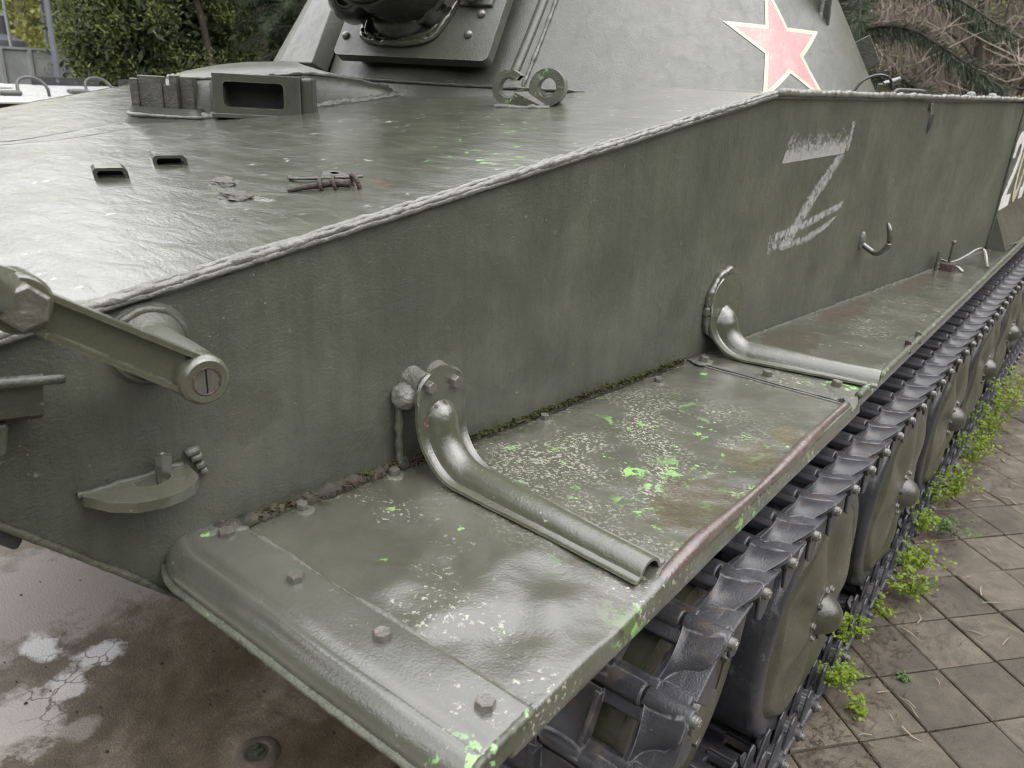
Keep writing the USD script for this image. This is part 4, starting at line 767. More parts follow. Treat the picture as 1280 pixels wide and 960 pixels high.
# round housing in front of the gun plate, and its bracket
hx = A([-1.735, 1.50, 1.74]); hd = unit(A([.62, -.78, .05]))
LH = put(TU, 'sight_housing', lathe([(0, .035), (.018, .035), (.021, .050), (.026, .055), (.036, .050), (.046, .030), (.049, .0), (.049, -.08), (.040, -.10), (0, -.10)], 28, axis_frame(hx, hd)), 'mantlet_paint', 45)
put(LH, 'housing_arm', tube(resample([hx - hd * .06, hx + A([-.02, .12, -.03]), hx + A([-.02, .24, -.02])], .02), .018, 10), 'mantlet_paint', True)
put(LH, 'lens_ring', torus(hx + hd * .052, hd, .021, .004, k=24, lumpy=0), 'bracket_paint', True)
put(TU, 'side_armour', hull([tc(-14, 1.56, .01), tc(-4, 1.56, .01), tc(-14, 1.75, .01), tc(-6, 1.75, .01), tc(-14, 1.56, .05), tc(-5, 1.56, .05), tc(-14, 1.75, .05), tc(-7, 1.75, .05)], .004), 'turret_paint', 30)
# fin, plate and rail on the turret flank
fa = [tc(84.5, 1.775, -.01), tc(84.5, 1.775, .004), tc(84.0, 1.90, .085), tc(84.0, 2.0, .085), tc(84.5, 2.0, -.01)]
put(TU, 'turret_fin', hull(fa + [p + A([-.045, .055, .0]) * 1.6 for p in fa], .003), 'block_paint', 30)
put(TU, 'weld_bead', bead([tc(83.0, 1.80 + .0 * k, .002) + A([0, 0, .02 * k - .04]) for k in range(6)], .006, 43, .5), 'weld_paint', True)
put(TU, 'rail_plate', hull([tc(106, 1.665, -.005), tc(106, 1.665, .045), tc(105, 1.745, .045), tc(105, 1.745, -.005), tc(112, 1.665, -.005), tc(112, 1.665, .045), tc(112, 1.745, .045), tc(112, 1.745, -.005)], .003), 'block_paint', 30)
# small things on the roof edge
rl = put(TK, 'roof_latch', tube(smoothed([(-.715, 2.52, 1.588), (-.70, 2.53, 1.622), (-.665, 2.56, 1.640), (-.64, 2.60, 1.632), (-.635, 2.62, 1.60)]), .004, 8), 'black_paint', True)
put(rl, 'latch_knob', cat([hull([(-.67, 2.60, 1.575), (-.64, 2.62, 1.575), (-.67, 2.60, 1.612), (-.64, 2.62, 1.612), (-.66, 2.64, 1.575), (-.66, 2.64, 1.612)], .003), tube([(-.66, 2.61, 1.612), (-.625, 2.64, 1.628)], .010, 10)]), 'bracket_paint', 40)
put(TK, 'roof_handle', tube(smoothed([(-.71, 2.95, 1.586), (-.705, 2.96, 1.602), (-.70, 2.99, 1.604), (-.67, 3.17, 1.606), (-.665, 3.19, 1.602), (-.66, 3.2, 1.588)]), .006, 8), 'block_paint', True)
for p in ((-.615, 3.78, 1.605), (-.57, 4.0, 1.605)):
    put(TK, 'roof_knob', lathe([(0, .014), (.012, .012), (.018, .004), (.020, -.01)], 16, frame(p, [1, 0, 0], [0, 1, 0], [0, 0, 1])), 'weld_paint', 50)
put(TK, 'deck_cleat', hull([(-.745, 1.98, 1.574), (-.70, 2.12, 1.574), (-.72, 1.98, 1.574), (-.74, 2.0, 1.584), (-.715, 2.1, 1.584)], .003), 'turret_paint', 30)

# ---------------------------------------------------------------- running gear
XL, PITCH = -.459, .129
IY, IZ, IR = 1.085, .540, .280
arc_top = A([IY + .06, IZ + IR * .98])
poly = [(6.65, .80), (1.9, .795), (1.35, .808)]
for a in np.linspace(PI / 2 - .12, PI + .95, 60): poly.append((IY + IR * math.cos(a), IZ + IR * math.sin(a)))
poly += [(1.55, .062), (1.66, .05), (6.65, .05)]
poly = A(poly); pth = resample(np.c_[poly, np.zeros(len(poly))], .0005)[:, :2]
dist = np.r_[0, np.cumsum(np.linalg.norm(np.diff(pth, axis=0), axis=1))]
s0 = np.interp(-(.972 + .129 * 43), -pth[:9000, 0], dist[:9000])
pins = [A([np.interp(s, dist, pth[:, 0]), np.interp(s, dist, pth[:, 1])]) for s in np.arange(s0, dist[-1], PITCH)]
def make_link(seed):
    r = np.random.default_rng(seed); Pm = PITCH; ms = []
    cyl = lambda x0, x1, y, z, rad, n=18: tube([(x0, y, z), (x0 + .003, y, z), (x1 - .003, y, z), (x1, y, z)], [rad * .86, rad, rad, rad * .86], n)
    ms += [cyl(-.052, .082, 0, 0, .0185), cyl(-.172, -.057, Pm, 0, .0185), cyl(.087, .161, Pm, 0, .0170), cyl(-.166, -.06, 0, 0, .0150)]
    # body with a window: inner plate, front and rear bars
    def slab(x0, x1, y0, y1, z0, z1, rr=.005): return rbox([x0, y0, z0], [x1, y1, z1], rr)
    def plate(x0, x1, y0, y1, zf, th, nx=5, ny=9):
        return sheet(A([[(x, y, zf((y - y0) / (y1 - y0), (x - x0) / (x1 - x0))) for y in np.linspace(y0, y1, ny)] for x in np.linspace(x0, x1, nx)]), th)
    ms.append(plate(-.172, -.054, .018, Pm + .014, lambda t, u: .000 + .024 * t ** .8 - .022 * max(0, (t - .84) / .16) ** 2 + .004 * math.sin(PI * u), .012))
    ms.append(plate(-.056, .022, -.006, Pm - .020, lambda t, u: .018 - .012 * min(1, t * 2.2) + .010 * t - .003 * math.sin(PI * u), .012))
    ms += [slab(.018, .096, Pm - .040, Pm - .016, -.012, .008), slab(.016, .100, .012, .030, -.012, .010)]
    ms.append(hull([(-.066, .02, .006), (-.048, .02, .006), (-.066, Pm - .02, .012), (-.048, Pm - .02, .012), (-.060, .03, .020), (-.054, .03, .020), (-.060, Pm - .03, .026), (-.054, Pm - .03, .026)], .003))
    ms.append(hull([(.012, .020, .004), (.023, .020, .004), (.012, Pm - .025, .004), (.023, Pm - .025, .004), (.016, .025, .018), (.020, .025, .018), (.016, Pm - .03, .015), (.020, Pm - .03, .015)], .003))
    # outer wing: narrow at the front pin, a twisted petal at the rear pin
    rows = []
    for t in np.linspace(-.10, 1.12, 26):
        tt = min(1, max(0, t)); e = min(1, max(0, (t - .12) / .70)); e = e * e * (3 - 2 * e)
        xi = .086 + .010 * math.sin(PI * tt) + .002 * tt; xo = .099 + .061 * e - .020 * max(0, (t - .94) / .18) ** 1.6
        zi = -.004 + .012 * math.sin(PI * min(1, tt * .95)) + .010 * tt; zo = -.030 + .050 * e - .004 * math.sin(PI * e)
        if t > .98: zi -= .016 * ((t - .98) / .14) ** 2; zo -= .034 * ((t - .98) / .14) ** 2
        rows.append([(xi + (xo - xi) * u, t * Pm, zi + (zo - zi) * u - .001 * math.sin(PI * u) * e + (.003 if u < .1 else 0)) for u in np.linspace(0, 1, 11)])
    ms.append(sheet(A(rows).transpose(1, 0, 2), .0095))
    # guide horns on the wheel side
    for x in (.118, .146):
        ms.append(hull([(x, .030, -.008), (x, .100, -.008), (x, .045, -.078), (x, .078, -.078), (x, .062, -.088)], .0038))
        ms.append(hull([(x - .02, .03, -.006), (x + .006, .03, -.006), (x - .02, .1, -.006), (x + .006, .1, -.006)], .004))
    # outer lug block
    ms.append(slab(.098, .150, .086, Pm + .006, -.014, .006, .006)); ms.append(slab(.098, .150, .012, .034, -.014, .004, .006))
    m = cat(ms); v = m.vertices; m.vertices = v + .0007 * n3(v + seed * .7, 45, 90 + seed)[:, None] * A([1, 1, 1]); return m
LINKS = [make_link(k) for k in range(4)]
for i in range(len(pins) - 1):
    o, q = pins[i + 1], pins[i]
    u = unit(A([0, q[0] - o[0], q[1] - o[1]])); x = A([1., 0, 0]); w = np.cross(x, u)
    T = frame([XL, o[0], o[1]], x, u, w)
    lk = put(TK, 'track_link', moved(LINKS[i % 4], T), 'steel', 40)
    if o[0] < 6.2:
        pm = cat([lathe([(0, .012), (.007, .012), (.010, .009), (.0105, 0), (.0125, 0), (.013, -.006)], 12), hexbolt([0, 0, .004], [0, 0, 1], .0075, .009)])
        put(lk, 'pin_end', moved(pm, T @ frame([.160, PITCH, 0], [0, 1, 0], [0, 0, 1], [1, 0, 0])), 'bolt_paint', 35)
def wheel(name, y, z, R, w, k, petals=6):
    o = A([-.345, y, z]); T = frame(o, [0, 1., 0], [0, 0, 1.], [1., 0, 0])
    tp = [(R - .048, -w), (R - .02, -w), (R - .004, -w + .008), (R, -w + .02), (R, -w * .5), (R - .002, -.022), (R - .010, -.006), (R - .024, .001), (R - .048, -.001), (R - .060, -.008)]
    W = thing_part(TK, name)
    ty = lathe(tp[::-1], 72); v = ty.vertices; a = np.arctan2(v[:, 1], v[:, 0])
    put(W, 'tyre', moved(ty, T), 'rubber', 50)
    rr = np.linspace(0, R - .058, 40); aa = np.linspace(0, 2 * PI, 97); ph0 = .35 * k
    rows = []
    for r in rr:
        f = r / (R - .058); env = math.sin(PI * min(1, max(0, (f - .30) / .68))) ** .8 if .30 < f < .98 else 0
        b = .006 + .020 * (1 - f) - .012 * (f > .94) * (f - .94) / .06
        rows.append([(r * math.cos(t), r * math.sin(t), b + .0125 * env * (abs(math.cos(petals / 2 * (t + ph0))) ** 1.4 * 2 - 1.)) for t in aa])
    P = A(rows); P[..., 2] += .0012 * n3(P * [1, 1, .2], 16, 95 + k); P[:, -1] = P[:, 0]
    put(W, 'disc', moved(skin(P), T), 'wheel_paint', True)
    put(W, 'disc_back', moved(lathe([(0, -w + .01), (R - .06, -w + .004), (R - .058, -.006)], 48), T), 'wheel_paint', 50)
    hc = lathe([(0, .070), (.012, .069), (.024, .065), (.038, .052), (.048, .036), (.052, .027), (.055, .022), (.072, .0215), (.075, .018), (.076, .0)], 36)
    put(W, 'hub_cap', moved(hc, T), 'wheel_paint', 40)
    for j in range(8):
        t = 2 * PI * j / 8 + ph0
        put(W, 'hub_bolt', moved(cat([hexbolt([.065 * math.cos(t), .065 * math.sin(t), .021], [0, 0, 1], .0078, .008), lathe([(0, .024), (.010, .0235), (.0105, .021)], 12, frame([.065 * math.cos(t), .065 * math.sin(t), 0], [1, 0, 0], [0, 1, 0], [0, 0, 1]))]), T), 'bolt_paint' if j % 3 else 'black_paint', 30)
def thing_part(parent, name):
    path = numbered(parent, name); UsdGeom.Xform.Define(stage, path); ORG[path] = ORG[parent]; return path
for k in range(6): wheel('road_wheel', 1.7235 + .8104 * k, .405, .338, .170, k)
# idler: spoked disc with a plain rim
W = thing_part(TK, 'idler_wheel'); T = frame([-.40, IY, IZ], [0, 1., 0], [0, 0, 1.], [1., 0, 0])
put(W, 'rim', moved(lathe([(.205, -.10), (.255, -.10), (.258, 0), (.235, .008), (.205, .004), (.205, -.10)], 48), T), 'wheel_paint', 40)
put(W, 'disc', moved(lathe([(0, .05), (.05, .048), (.06, .03), (.12, .012), (.19, .004), (.207, -.01), (.207, -.09), (0, -.09)], 48), T), 'wheel_paint', 40)
for j in range(6):
    t = 2 * PI * j / 6; put(W, 'rim_bolt', moved(hexbolt([.175 * math.cos(t), .175 * math.sin(t), .005], [0, 0, 1], .013, .014), T), 'bolt_paint', 30)
put(TK, 'lower_side_plate', trimesh.creation.box(bounds=[[-.86, .9, .42], [-.845, 6.9, .93]]), 'wall_paint', 30)
put(TK, 'idler_axle', tube([(-.86, IY, IZ), (-.40, IY, IZ)], .05, 16), 'black_paint', 30)
for k in range(6): put(TK, 'wheel_axle', tube([(-.86, 1.7235 + .8104 * k, .405), (-.40, 1.7235 + .8104 * k, .405)], .045, 12), 'black_paint', 30)
# ---------------------------------------------------------------- weeds and litter along the track
def leaf_mesh(C, D, U, L, Wd, cup=.15):
    """many small oval leaves: centres C, long axes D, normals U"""
    S = np.cross(D, U); S /= np.maximum(np.linalg.norm(S, axis=1, keepdims=True), 1e-9)
    L, Wd = np.broadcast_to(L, len(C))[:, None], np.broadcast_to(Wd, len(C))[:, None]
    a = [(-1, 0, 0), (-.35, .85, 1), (.45, .75, 1), (1, 0, 0), (.45, -.75, 1), (-.35, -.85, 1)]
    V = np.stack([C + D * L * x + S * Wd * y + U * L * cup * z for x, y, z in a], 1).reshape(-1, 3); I = np.arange(len(C)) * 6
    F = np.vstack([np.c_[I, I + 1, I + 5], np.c_[I + 1, I + 2, I + 4], np.c_[I + 1, I + 4, I + 5], np.c_[I + 2, I + 3, I + 4]])
    return trimesh.Trimesh(V, F, process=False)
def urand(r, n):
    v = r.normal(0, 1, (n, 3)); return v / np.linalg.norm(v, axis=1, keepdims=True)
def weed(name, pos, rad, h, n, size, label, seed, mt_='weed_leaf', group=None, cat_='weed'):
    r = np.random.default_rng(seed); pos = A(pos, float)
    t = thing(name, label, cat_, pos, group)
    k = max(5, n // 14); tips = np.c_[r.normal(0, rad * .55, (k, 2)), r.uniform(.25, 1, k) * h]; stems = []
    C, D, U = [], [], []
    for tip in tips:
        b = A([tip[0] * .35, tip[1] * .35, 0]); mid = (b + tip) / 2 + A([0, 0, h * .2]); pth_ = smoothed([b, mid, tip], 2)
        stems.append(tube(pth_ + pos, .0009, 3))
        for q in pth_[2:]:
            for _ in range(max(1, int(n / k / (len(pth_) - 2)))):
                d = r.normal(0, 1, 3); d[2] = d[2] * .5 + .1; d = unit(d); u = unit(A([0, 0, 1.]) + r.normal(0, .45, 3)); C.append(q + d * size * r.uniform(.6, 2.2)); D.append(d); U.append(u)
    C, D, U = A(C), A(D), A(U); D = D - (D * U).sum(1, keepdims=True) * U; D /= np.linalg.norm(D, axis=1, keepdims=True)
    s = size * r.uniform(.55, 1.25, len(C))
    put(t, 'leaves', leaf_mesh(C + pos, D, U, s, s * .62), mt_, True)
    put(t, 'stem', cat(stems), mt_, True)
WG = 'light green weeds growing through the track and paving edge'
W_ = [((-.30, 1.93, .06), .045, .075, 110, .0085, 'bright chickweed clump below the front rim of the first road wheel'),
      ((-.275, 2.02, .02), .035, .06, 60, .0085, 'small chickweed tuft nearest the camera, trailing onto the paving'),
      ((-.215, 1.93, .0), .03, .045, 26, .010, 'sparse trailing weed with larger leaves on the corner of the nearest slab'),
      ((-.30, 2.22, .05), .04, .085, 80, .0085, 'leafy clump between guide horns behind the first wheel hub'),
      ((-.285, 2.36, .05), .035, .07, 60, .0085, 'small weed sprouting in the track gap after the first wheel'),
      ((-.235, 2.60, .02), .065, .09, 170, .0085, 'large dense bright clump beside the second road wheel'),
      ((-.245, 2.78, .03), .06, .09, 130, .0085, 'dense clump spilling to the paving behind the second wheel'),
      ((-.285, 2.95, .08), .05, .12, 120, .0085, 'tall bright clump rising by the second wheel rim'),
      ((-.225, 3.12, .02), .06, .07, 90, .010, 'dull grey green feathery weed between two bright clumps'),
      ((-.255, 3.45, .04), .07, .13, 150, .0095, 'bright clump in front of the third road wheel'),
      ((-.26, 3.85, .04), .08, .14, 150, .0095, 'bushy weed beside the third wheel hub'),
      ((-.25, 4.35, .03), .09, .14, 150, .010, 'broad clump past the third wheel'),
      ((-.24, 4.75, .03), .10, .16, 150, .011, 'far weed clump by the fourth road wheel'),
      ((-.23, 5.2, .02), .10, .16, 130, .011, 'farthest weed clump at the picture edge')]
W_ += [((-.315, 2.10, .08), .04, .09, 60, .0085, 'leafy shoot against the lower rim of the first road wheel'), ((-.275, 2.68, .06), .05, .11, 90, .0085, 'upright weed pressed to the front edge of the second wheel'), ((-.29, 3.28, .06), .06, .13, 100, .0095, 'tall shoots between the second and third wheels'), ((-.25, 4.08, .03), .08, .15, 110, .010, 'tall clump behind the third hub'), ((-.26, 4.55, .03), .05, .12, 60, .010, 'upright clump before the fourth road wheel')]
for k, (p, rd, h, n, sz, lb) in enumerate(W_):
    weed('weed', p, rd * 1.05, h * 1.1, int(n * 2.2), sz * .92, lb, 100 + k, 'dull_weed_leaf' if 'dull' in lb else 'weed_leaf')
weed('seedling', (-.150, 2.18, 0), .02, .012, 9, .009, 'tiny pale green seedling alone on the slab joint', 300, 'dull_weed_leaf')
def litter(r):
    return A([-.285 + abs(r.normal(0, .075)), r.uniform(1.55, 5.2), .001])
put(None, 'conifer_litter', cat([needles(1500, litter, .012, .045, .003, 8, .0009), needles(60, lambda r: A([r.uniform(-.2, .4), r.uniform(1.6, 4.5), .001]), .015, .05, .003, 9, .0009)]), 'needle', False, label='reddish brown conifer needles scattered along the paving edge', category='litter', kind='stuff')
put(None, 'dry_twigs', cat([needles(26, lambda r: A([-.2 + abs(r.normal(0, .12)), r.uniform(1.7, 4.2), .002]), .03, .085, .004, 10, .0016)]), 'pale_needle', False, label='pale dry twigs and stalks lying on the paving slabs', category='twigs', kind='stuff')
def chip(r):
    return A([r.uniform(-2.6, -.9), r.uniform(.2, 1.6), .002])
r = np.random.default_rng(12); ch = []
for _ in range(120):
    p = chip(r); s = r.uniform(.002, .006); ch.append(moved(trimesh.creation.icosphere(0, s).apply_scale([1, r.uniform(.5, 1), .5]), frame(p, [1, 0, 0], [0, 1, 0], [0, 0, 1])))
put(None, 'grit', cat(ch), 'bark', False, label='dark grit and crumbs on the concrete pad under the bow', category='grit', kind='stuff')
solo('bark_chip', hull([(-2.13, 1.02, .002), (-2.10, 1.06, .003), (-2.115, 1.05, .012), (-2.09, 1.035, .004), (-2.125, 1.03, .010)], .002), 'rust', 'small reddish bark chip on the concrete just below the bow edge', 'bark chip')

# ---------------------------------------------------------------- what stands behind
# another vehicle, its flat deck seen past the bow
NV = thing('parked_vehicle', 'low flat-decked army vehicle parked beyond the tank, deck coloured pale for sky reflection, with rod handles', 'military vehicle', (-9, 5, 0))
put(NV, 'hull', hull([(-7.25, 1.2, .45), (-7.25, 10.5, .45), (-10.8, 1.2, .45), (-10.8, 10.5, .45), (-7.25, 1.2, 1.17), (-7.25, 10.5, 1.17), (-10.8, 1.2, 1.17), (-10.8, 10.5, 1.17)], .02), 'wall_paint', 30)
DKV = put(NV, 'deck', rbox([-10.85, 1.1, 1.18], [-7.18, 10.6, 1.205], .008), 'sky_sheen_deck_paint', 30)  # deck brightness is painted sky sheen, not a pale coat
put(NV, 'track_run', rbox([-10.7, 1.5, .0], [-7.35, 10.2, .50], .1), 'black_paint', 30)
for k, (x, y) in enumerate(((-8.0, 3.10), (-8.55, 3.95), (-7.55, 2.45))):
    hd_ = put(DKV, 'rod_handle', tube(smoothed([(x, y, 1.20), (x - .08, y + .02, 1.34), (x - .06, y + .16, 1.37), (x + .06, y + .22, 1.30), (x + .08, y + .22, 1.20)]), .014, 8), 'black_paint', True)
    put(DKV, 'handle_foot', rbox([x - .1, y - .16, 1.205], [x + .04, y + .02, 1.25], .02), 'block_paint', 30)
for k in range(4):
    y0, dy = 4.3 + 1.05 * k, .8; x0 = -10.7 - .35 * k * 0
    pp = Polygon([(y0, 1.205), (y0 + dy, 1.205), (y0 + dy, 1.30), (y0, 1.30)], [list(Point(y0 + .1 + .2 * j, 1.262).buffer(.022).exterior.coords) for j in range(4)])
    m = extrude(pp, .02); m.vertices = np.c_[x0 + m.vertices[:, 2], m.vertices[:, 0], m.vertices[:, 1]]; m.fix_normals()
    put(NV, 'perforated_plate', m, 'black_paint', 30)
put(NV, 'deck_ridge', rbox([-10.6, 1.2, 1.207], [-9.4, 3.6, 1.25], .02), 'sky_sheen_deck_paint', 30)
# grey metal box wall with ribs
GW = thing('grey_panel_wall', 'pale grey sheet-metal wall with upright ribs and a cut corner', 'wall', (-16.2, 6.0, 0))
gd = unit(A([.36, 1.0, 0])); gn = A([gd[1], -gd[0], 0]); e1 = A([-15.55, 7.02, 0])
def gw(a, z, o=0): return e1 - gd * a + gn * o + A([0, 0, z])
put(GW, 'panel', hull([gw(0, 1.615), gw(0, 1.35), gw(.12, .75), gw(.12, 0), gw(6, 0), gw(6, 1.615), gw(0, 1.615, -.5), gw(0, 1.35, -.5), gw(.12, .75, -.5), gw(.12, 0, -.5), gw(6, 0, -.5), gw(6, 1.615, -.5)]), 'grey_plate', 20)
put(GW, 'top_rail', hull([gw(-.02, 1.60, .03), gw(6, 1.60, .03), gw(-.02, 1.64, .03), gw(6, 1.64, .03), gw(-.02, 1.60, -.5), gw(6, 1.60, -.5), gw(-.02, 1.64, -.5), gw(6, 1.64, -.5)]), 'grey_plate', 20)
for a in (.62, 1.05, 2.2, 3.2):
    put(GW, 'rib', hull([gw(a, 0, .0), gw(a + .09, 0, 0), gw(a, 1.6, 0), gw(a + .09, 1.6, 0), gw(a + .02, 0, .05), gw(a + .07, 0, .05), gw(a + .02, 1.6, .05), gw(a + .07, 1.6, .05)]), 'grey_plate', 20)
put(GW, 'corner_brace', tube([gw(.02, 1.36, .02), gw(.16, .72, .02)], .025, 6), 'grey_plate', 20)
def dirpt(px, D):   # a compass bearing taken from the camera's post, at D metres
    d = cf + cr * (px - 640) / 972.5 - cu * (60 - 480) / 972.5; d = unit(A([d[0], d[1], 0])); return d * D
p = dirpt(67, 13.5); PO = thing('lamp_post', 'slate grey lamp post in front of the grey panel wall', 'lamp post', p)
put(PO, 'post', tube([p, p + [0, 0, 5.5]], .036, 14), 'pole_paint', 40); put(PO, 'base_plate', rbox(p + [-.12, -.12, 0], p + [.12, .12, .03], .004), 'pole_paint', 30)
put(PO, 'lamp_head', lathe([(0, .5), (.2, .42), (.24, .1), (.1, 0), (.04, -.05)], 20, frame(p + [0, 0, 5.5], [1, 0, 0], [0, 1, 0], [0, 0, 1])), 'pole_paint', 40)
p = dirpt(60, 21); PO = thing('lamp_post', 'thinner distant post just left of the slate grey lamp post', 'post', p)
put(PO, 'post', tube([p, p + [0, 0, 6]], .035, 10), 'pole_paint', 40)
p = dirpt(15, 19); PO = thing('flagpole', 'slim pale pole rising beside the dark domed monument', 'flagpole', p)
put(PO, 'post', tube([p, p + [-.08, 0, 7]], .030, 10), 'grey_plate', 40)
p = dirpt(7, 24); MO = thing('monument', 'dark grey domed monument with a rounded knob behind the grey wall', 'monument', p)
put(MO, 'dome', lathe([(0, 1.95), (.16, 1.93), (.42, 1.80), (.46, 1.55), (.45, 0), (0, 0)], 32, frame(p, [1, 0, 0], [0, 1, 0], [0, 0, 1])), 'dark_stone', 40)
put(MO, 'knob', lathe([(0, 2.42), (.10, 2.41), (.17, 2.34), (.17, 2.2), (.15, 2.0), (.15, 1.85)], 24, frame(p, [1, 0, 0], [0, 1, 0], [0, 0, 1])), 'dark_stone', 40)

# trees
def trunk_mesh(p, h, r0, r1, lean=(0, 0), seed=0, n=9):
    t = np.linspace(0, 1, 14); r = np.random.default_rng(seed); w = np.cumsum(r.normal(0, .03, (14, 2)), 0)
    return tube(A(p) + np.c_[lean[0] * t + w[:, 0], lean[1] * t + w[:, 1], h * t], r0 + (r1 - r0) * t, n, .12, seed, 6)
def fans(r, n, clumps, spread, size, droop=0., asp=.38, flat=0.):
    ci = r.integers(0, len(clumps), n); g = r.normal(0, 1, (n, 3)) * spread * A([1, 1, 1 - flat]); C = clumps[ci] + g
    D = urand(r, n) * .8 + g / spread * .35; D[:, 2] += .25 - droop; D /= np.linalg.norm(D, axis=1, keepdims=True); U = urand(r, n); U = U - (U * D).sum(1, keepdims=True) * D; U /= np.linalg.norm(U, axis=1, keepdims=True)
    S = np.cross(D, U); L = (size * r.uniform(.5, 1.4, n))[:, None]
    V = np.stack([C - D * L * .5, C + S * L * asp * .5, C + D * L * .6, C - S * L * asp * .5], 1).reshape(-1, 3); I = np.arange(n) * 4
    return trimesh.Trimesh(V, np.vstack([np.c_[I, I + 1, I + 2], np.c_[I, I + 2, I + 3]]), process=False)
def thuja(px, D, h, R, seed, label, mt_='thuja_leaf', n=52000):
    r = np.random.default_rng(seed); p = dirpt(px, D); t = thing('thuja_tree', label, 'tree', p)
    k = 420; z = r.uniform(.02, 1, k) ** .9; a = r.uniform(0, 2 * PI, k); rad = R * np.clip(1.15 - z, .05, 1) ** .55 * (.55 + .5 * r.random(k)) * (.8 + .25 * np.sin(3 * a + 5 * z))
    cl = A(p) + np.c_[rad * np.cos(a), rad * np.sin(a), z * h]
    put(t, 'crown', fans(r, n, cl, .15, .062, droop=.1, asp=.30), mt_, False)
    put(t, 'inner_crown', fans(r, n // 3, A(p) + (cl - p) * A([.72, .72, .97]), .20, .15), 'dark_thuja_leaf', False)  # inner leaves coloured dark to paint the shade inside the crown
    put(t, 'trunk', trunk_mesh(p, h * .8, .16, .05, seed=seed), 'bark', True)
thuja(122, 17.5, 7.0, .62, 1, 'slim thuja at the left end of the dark evergreens, next to the lamp post')
thuja(158, 14.5, 8.5, .95, 2, 'large bushy yellow-green thuja behind the parked vehicle')
thuja(222, 15.0, 9.0, 1.15, 3, 'tall dense thuja directly above the grey slotted guard block')
thuja(278, 15.5, 8.5, .95, 4, 'olive green thuja above the periscope box')
thuja(335, 19.5, 8.0, 1.2, 5, 'thin evergreen with shade-darkened leaf colour behind the broad brown trunk', 'dark_thuja_leaf')
thuja(195, 20, 10, 1.7, 6, 'evergreen with shade-darkened leaf colour glimpsed between the two bushy thujas', 'dark_thuja_leaf')
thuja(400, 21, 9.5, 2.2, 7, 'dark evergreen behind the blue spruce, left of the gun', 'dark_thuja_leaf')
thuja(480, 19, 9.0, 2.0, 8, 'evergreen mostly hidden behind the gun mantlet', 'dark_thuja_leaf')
p = dirpt(312, 17.5); t = thing('pine_tree', 'broad bare brown trunk standing between the thujas and the spruce', 'tree', p)
put(t, 'trunk', trunk_mesh(p, 11, .42, .22, seed=5, n=14), 'bark', True)
r = np.random.default_rng(55); cl = A(p) + np.c_[r.normal(0, 1.5, (150, 2)), r.uniform(5.5, 11.5, 150)]; put(t, 'crown', fans(r, 9000, cl, .3, .22), 'dark_thuja_leaf', False)
for px, D, hh_ in ((282, 14.2, 4), (296, 16, 5)):
    p = dirpt(px, D); t = thing('bare_sapling', 'thin dark leaning stem left of the broad trunk' if px == 282 else 'slender dark stem close beside the broad trunk', 'tree', p); put(t, 'trunk', trunk_mesh(p, hh_, .07, .04, (-.5, -.2), seed=px), 'bark', True); put(t, 'branch', tube([p + [-.3, 0, hh_ * .7], p + [.3, .3, hh_ * .95]], .02, 6), 'bark', True)
def spruce(p, h, R, seed, label, whorls=16, per=7, zlo=.12):
    r = np.random.default_rng(seed); p = A(p, float); t = thing('spruce_tree', label, 'tree', p)
    put(t, 'trunk', trunk_mesh(p, h, .17, .02, seed=seed), 'bark', True); brs, C, D = [], [], []
    for w in range(whorls):
        f = w / whorls; z = h * (zlo + (1 - zlo) * f); L = R * (1 - f) ** .8 + .15
        for b in range(per):
            a = 2 * PI * (b + r.random() * .6) / per + w; d = A([math.cos(a), math.sin(a), 0])
            q = smoothed([p + [0, 0, z], p + [0, 0, z + .10] + d * L * .35, p + [0, 0, z - .12 * L] + d * L * .72, p + [0, 0, z - .28 * L] + d * L * 1.0], 2); brs.append(tube(q, np.linspace(.022, .005, len(q)), 4))
            Q = np.repeat(resample(q, .05)[3:], 38, 0); n = len(Q)
            if not n: continue
            v = A([-d[1], d[0], 0]) * r.normal(0, .5, (n, 1)) + d * .35; v[:, 2] -= r.uniform(-.25, 1.4, n); v /= np.linalg.norm(v, axis=1, keepdims=True)
            C.append(Q + v * (r.uniform(.10, .42, n) * min(1, L) * .5 * r.uniform(.2, 1, n))[:, None]); D.append(v)
    C, D = np.vstack(C), np.vstack(D); n = len(C); U = urand(r, n); S = np.cross(D, U); S /= np.linalg.norm(S, axis=1, keepdims=True); L = r.uniform(.03, .075, n)[:, None]
    V = np.stack([C - D * L, C + S * .0036, C + D * L, C - S * .0036], 1).reshape(-1, 3); I = np.arange(n) * 4
    put(t, 'crown', trimesh.Trimesh(V, np.vstack([np.c_[I, I + 1, I + 2], np.c_[I, I + 2, I + 3]]), process=False), 'spruce_leaf', False)
    put(t, 'branch', cat(brs), 'bark', True)
spruce(dirpt(385, 14.5), 9.0, 1.15, 21, 'bluish spruce with hanging sprays just left of the gun', 24, 7, .08)
spruce(dirpt(1052, 8.6), 9.0, 1.55, 22, 'dark spruce behind the turret, a drooping branch reaching right', 20, 7, .10)
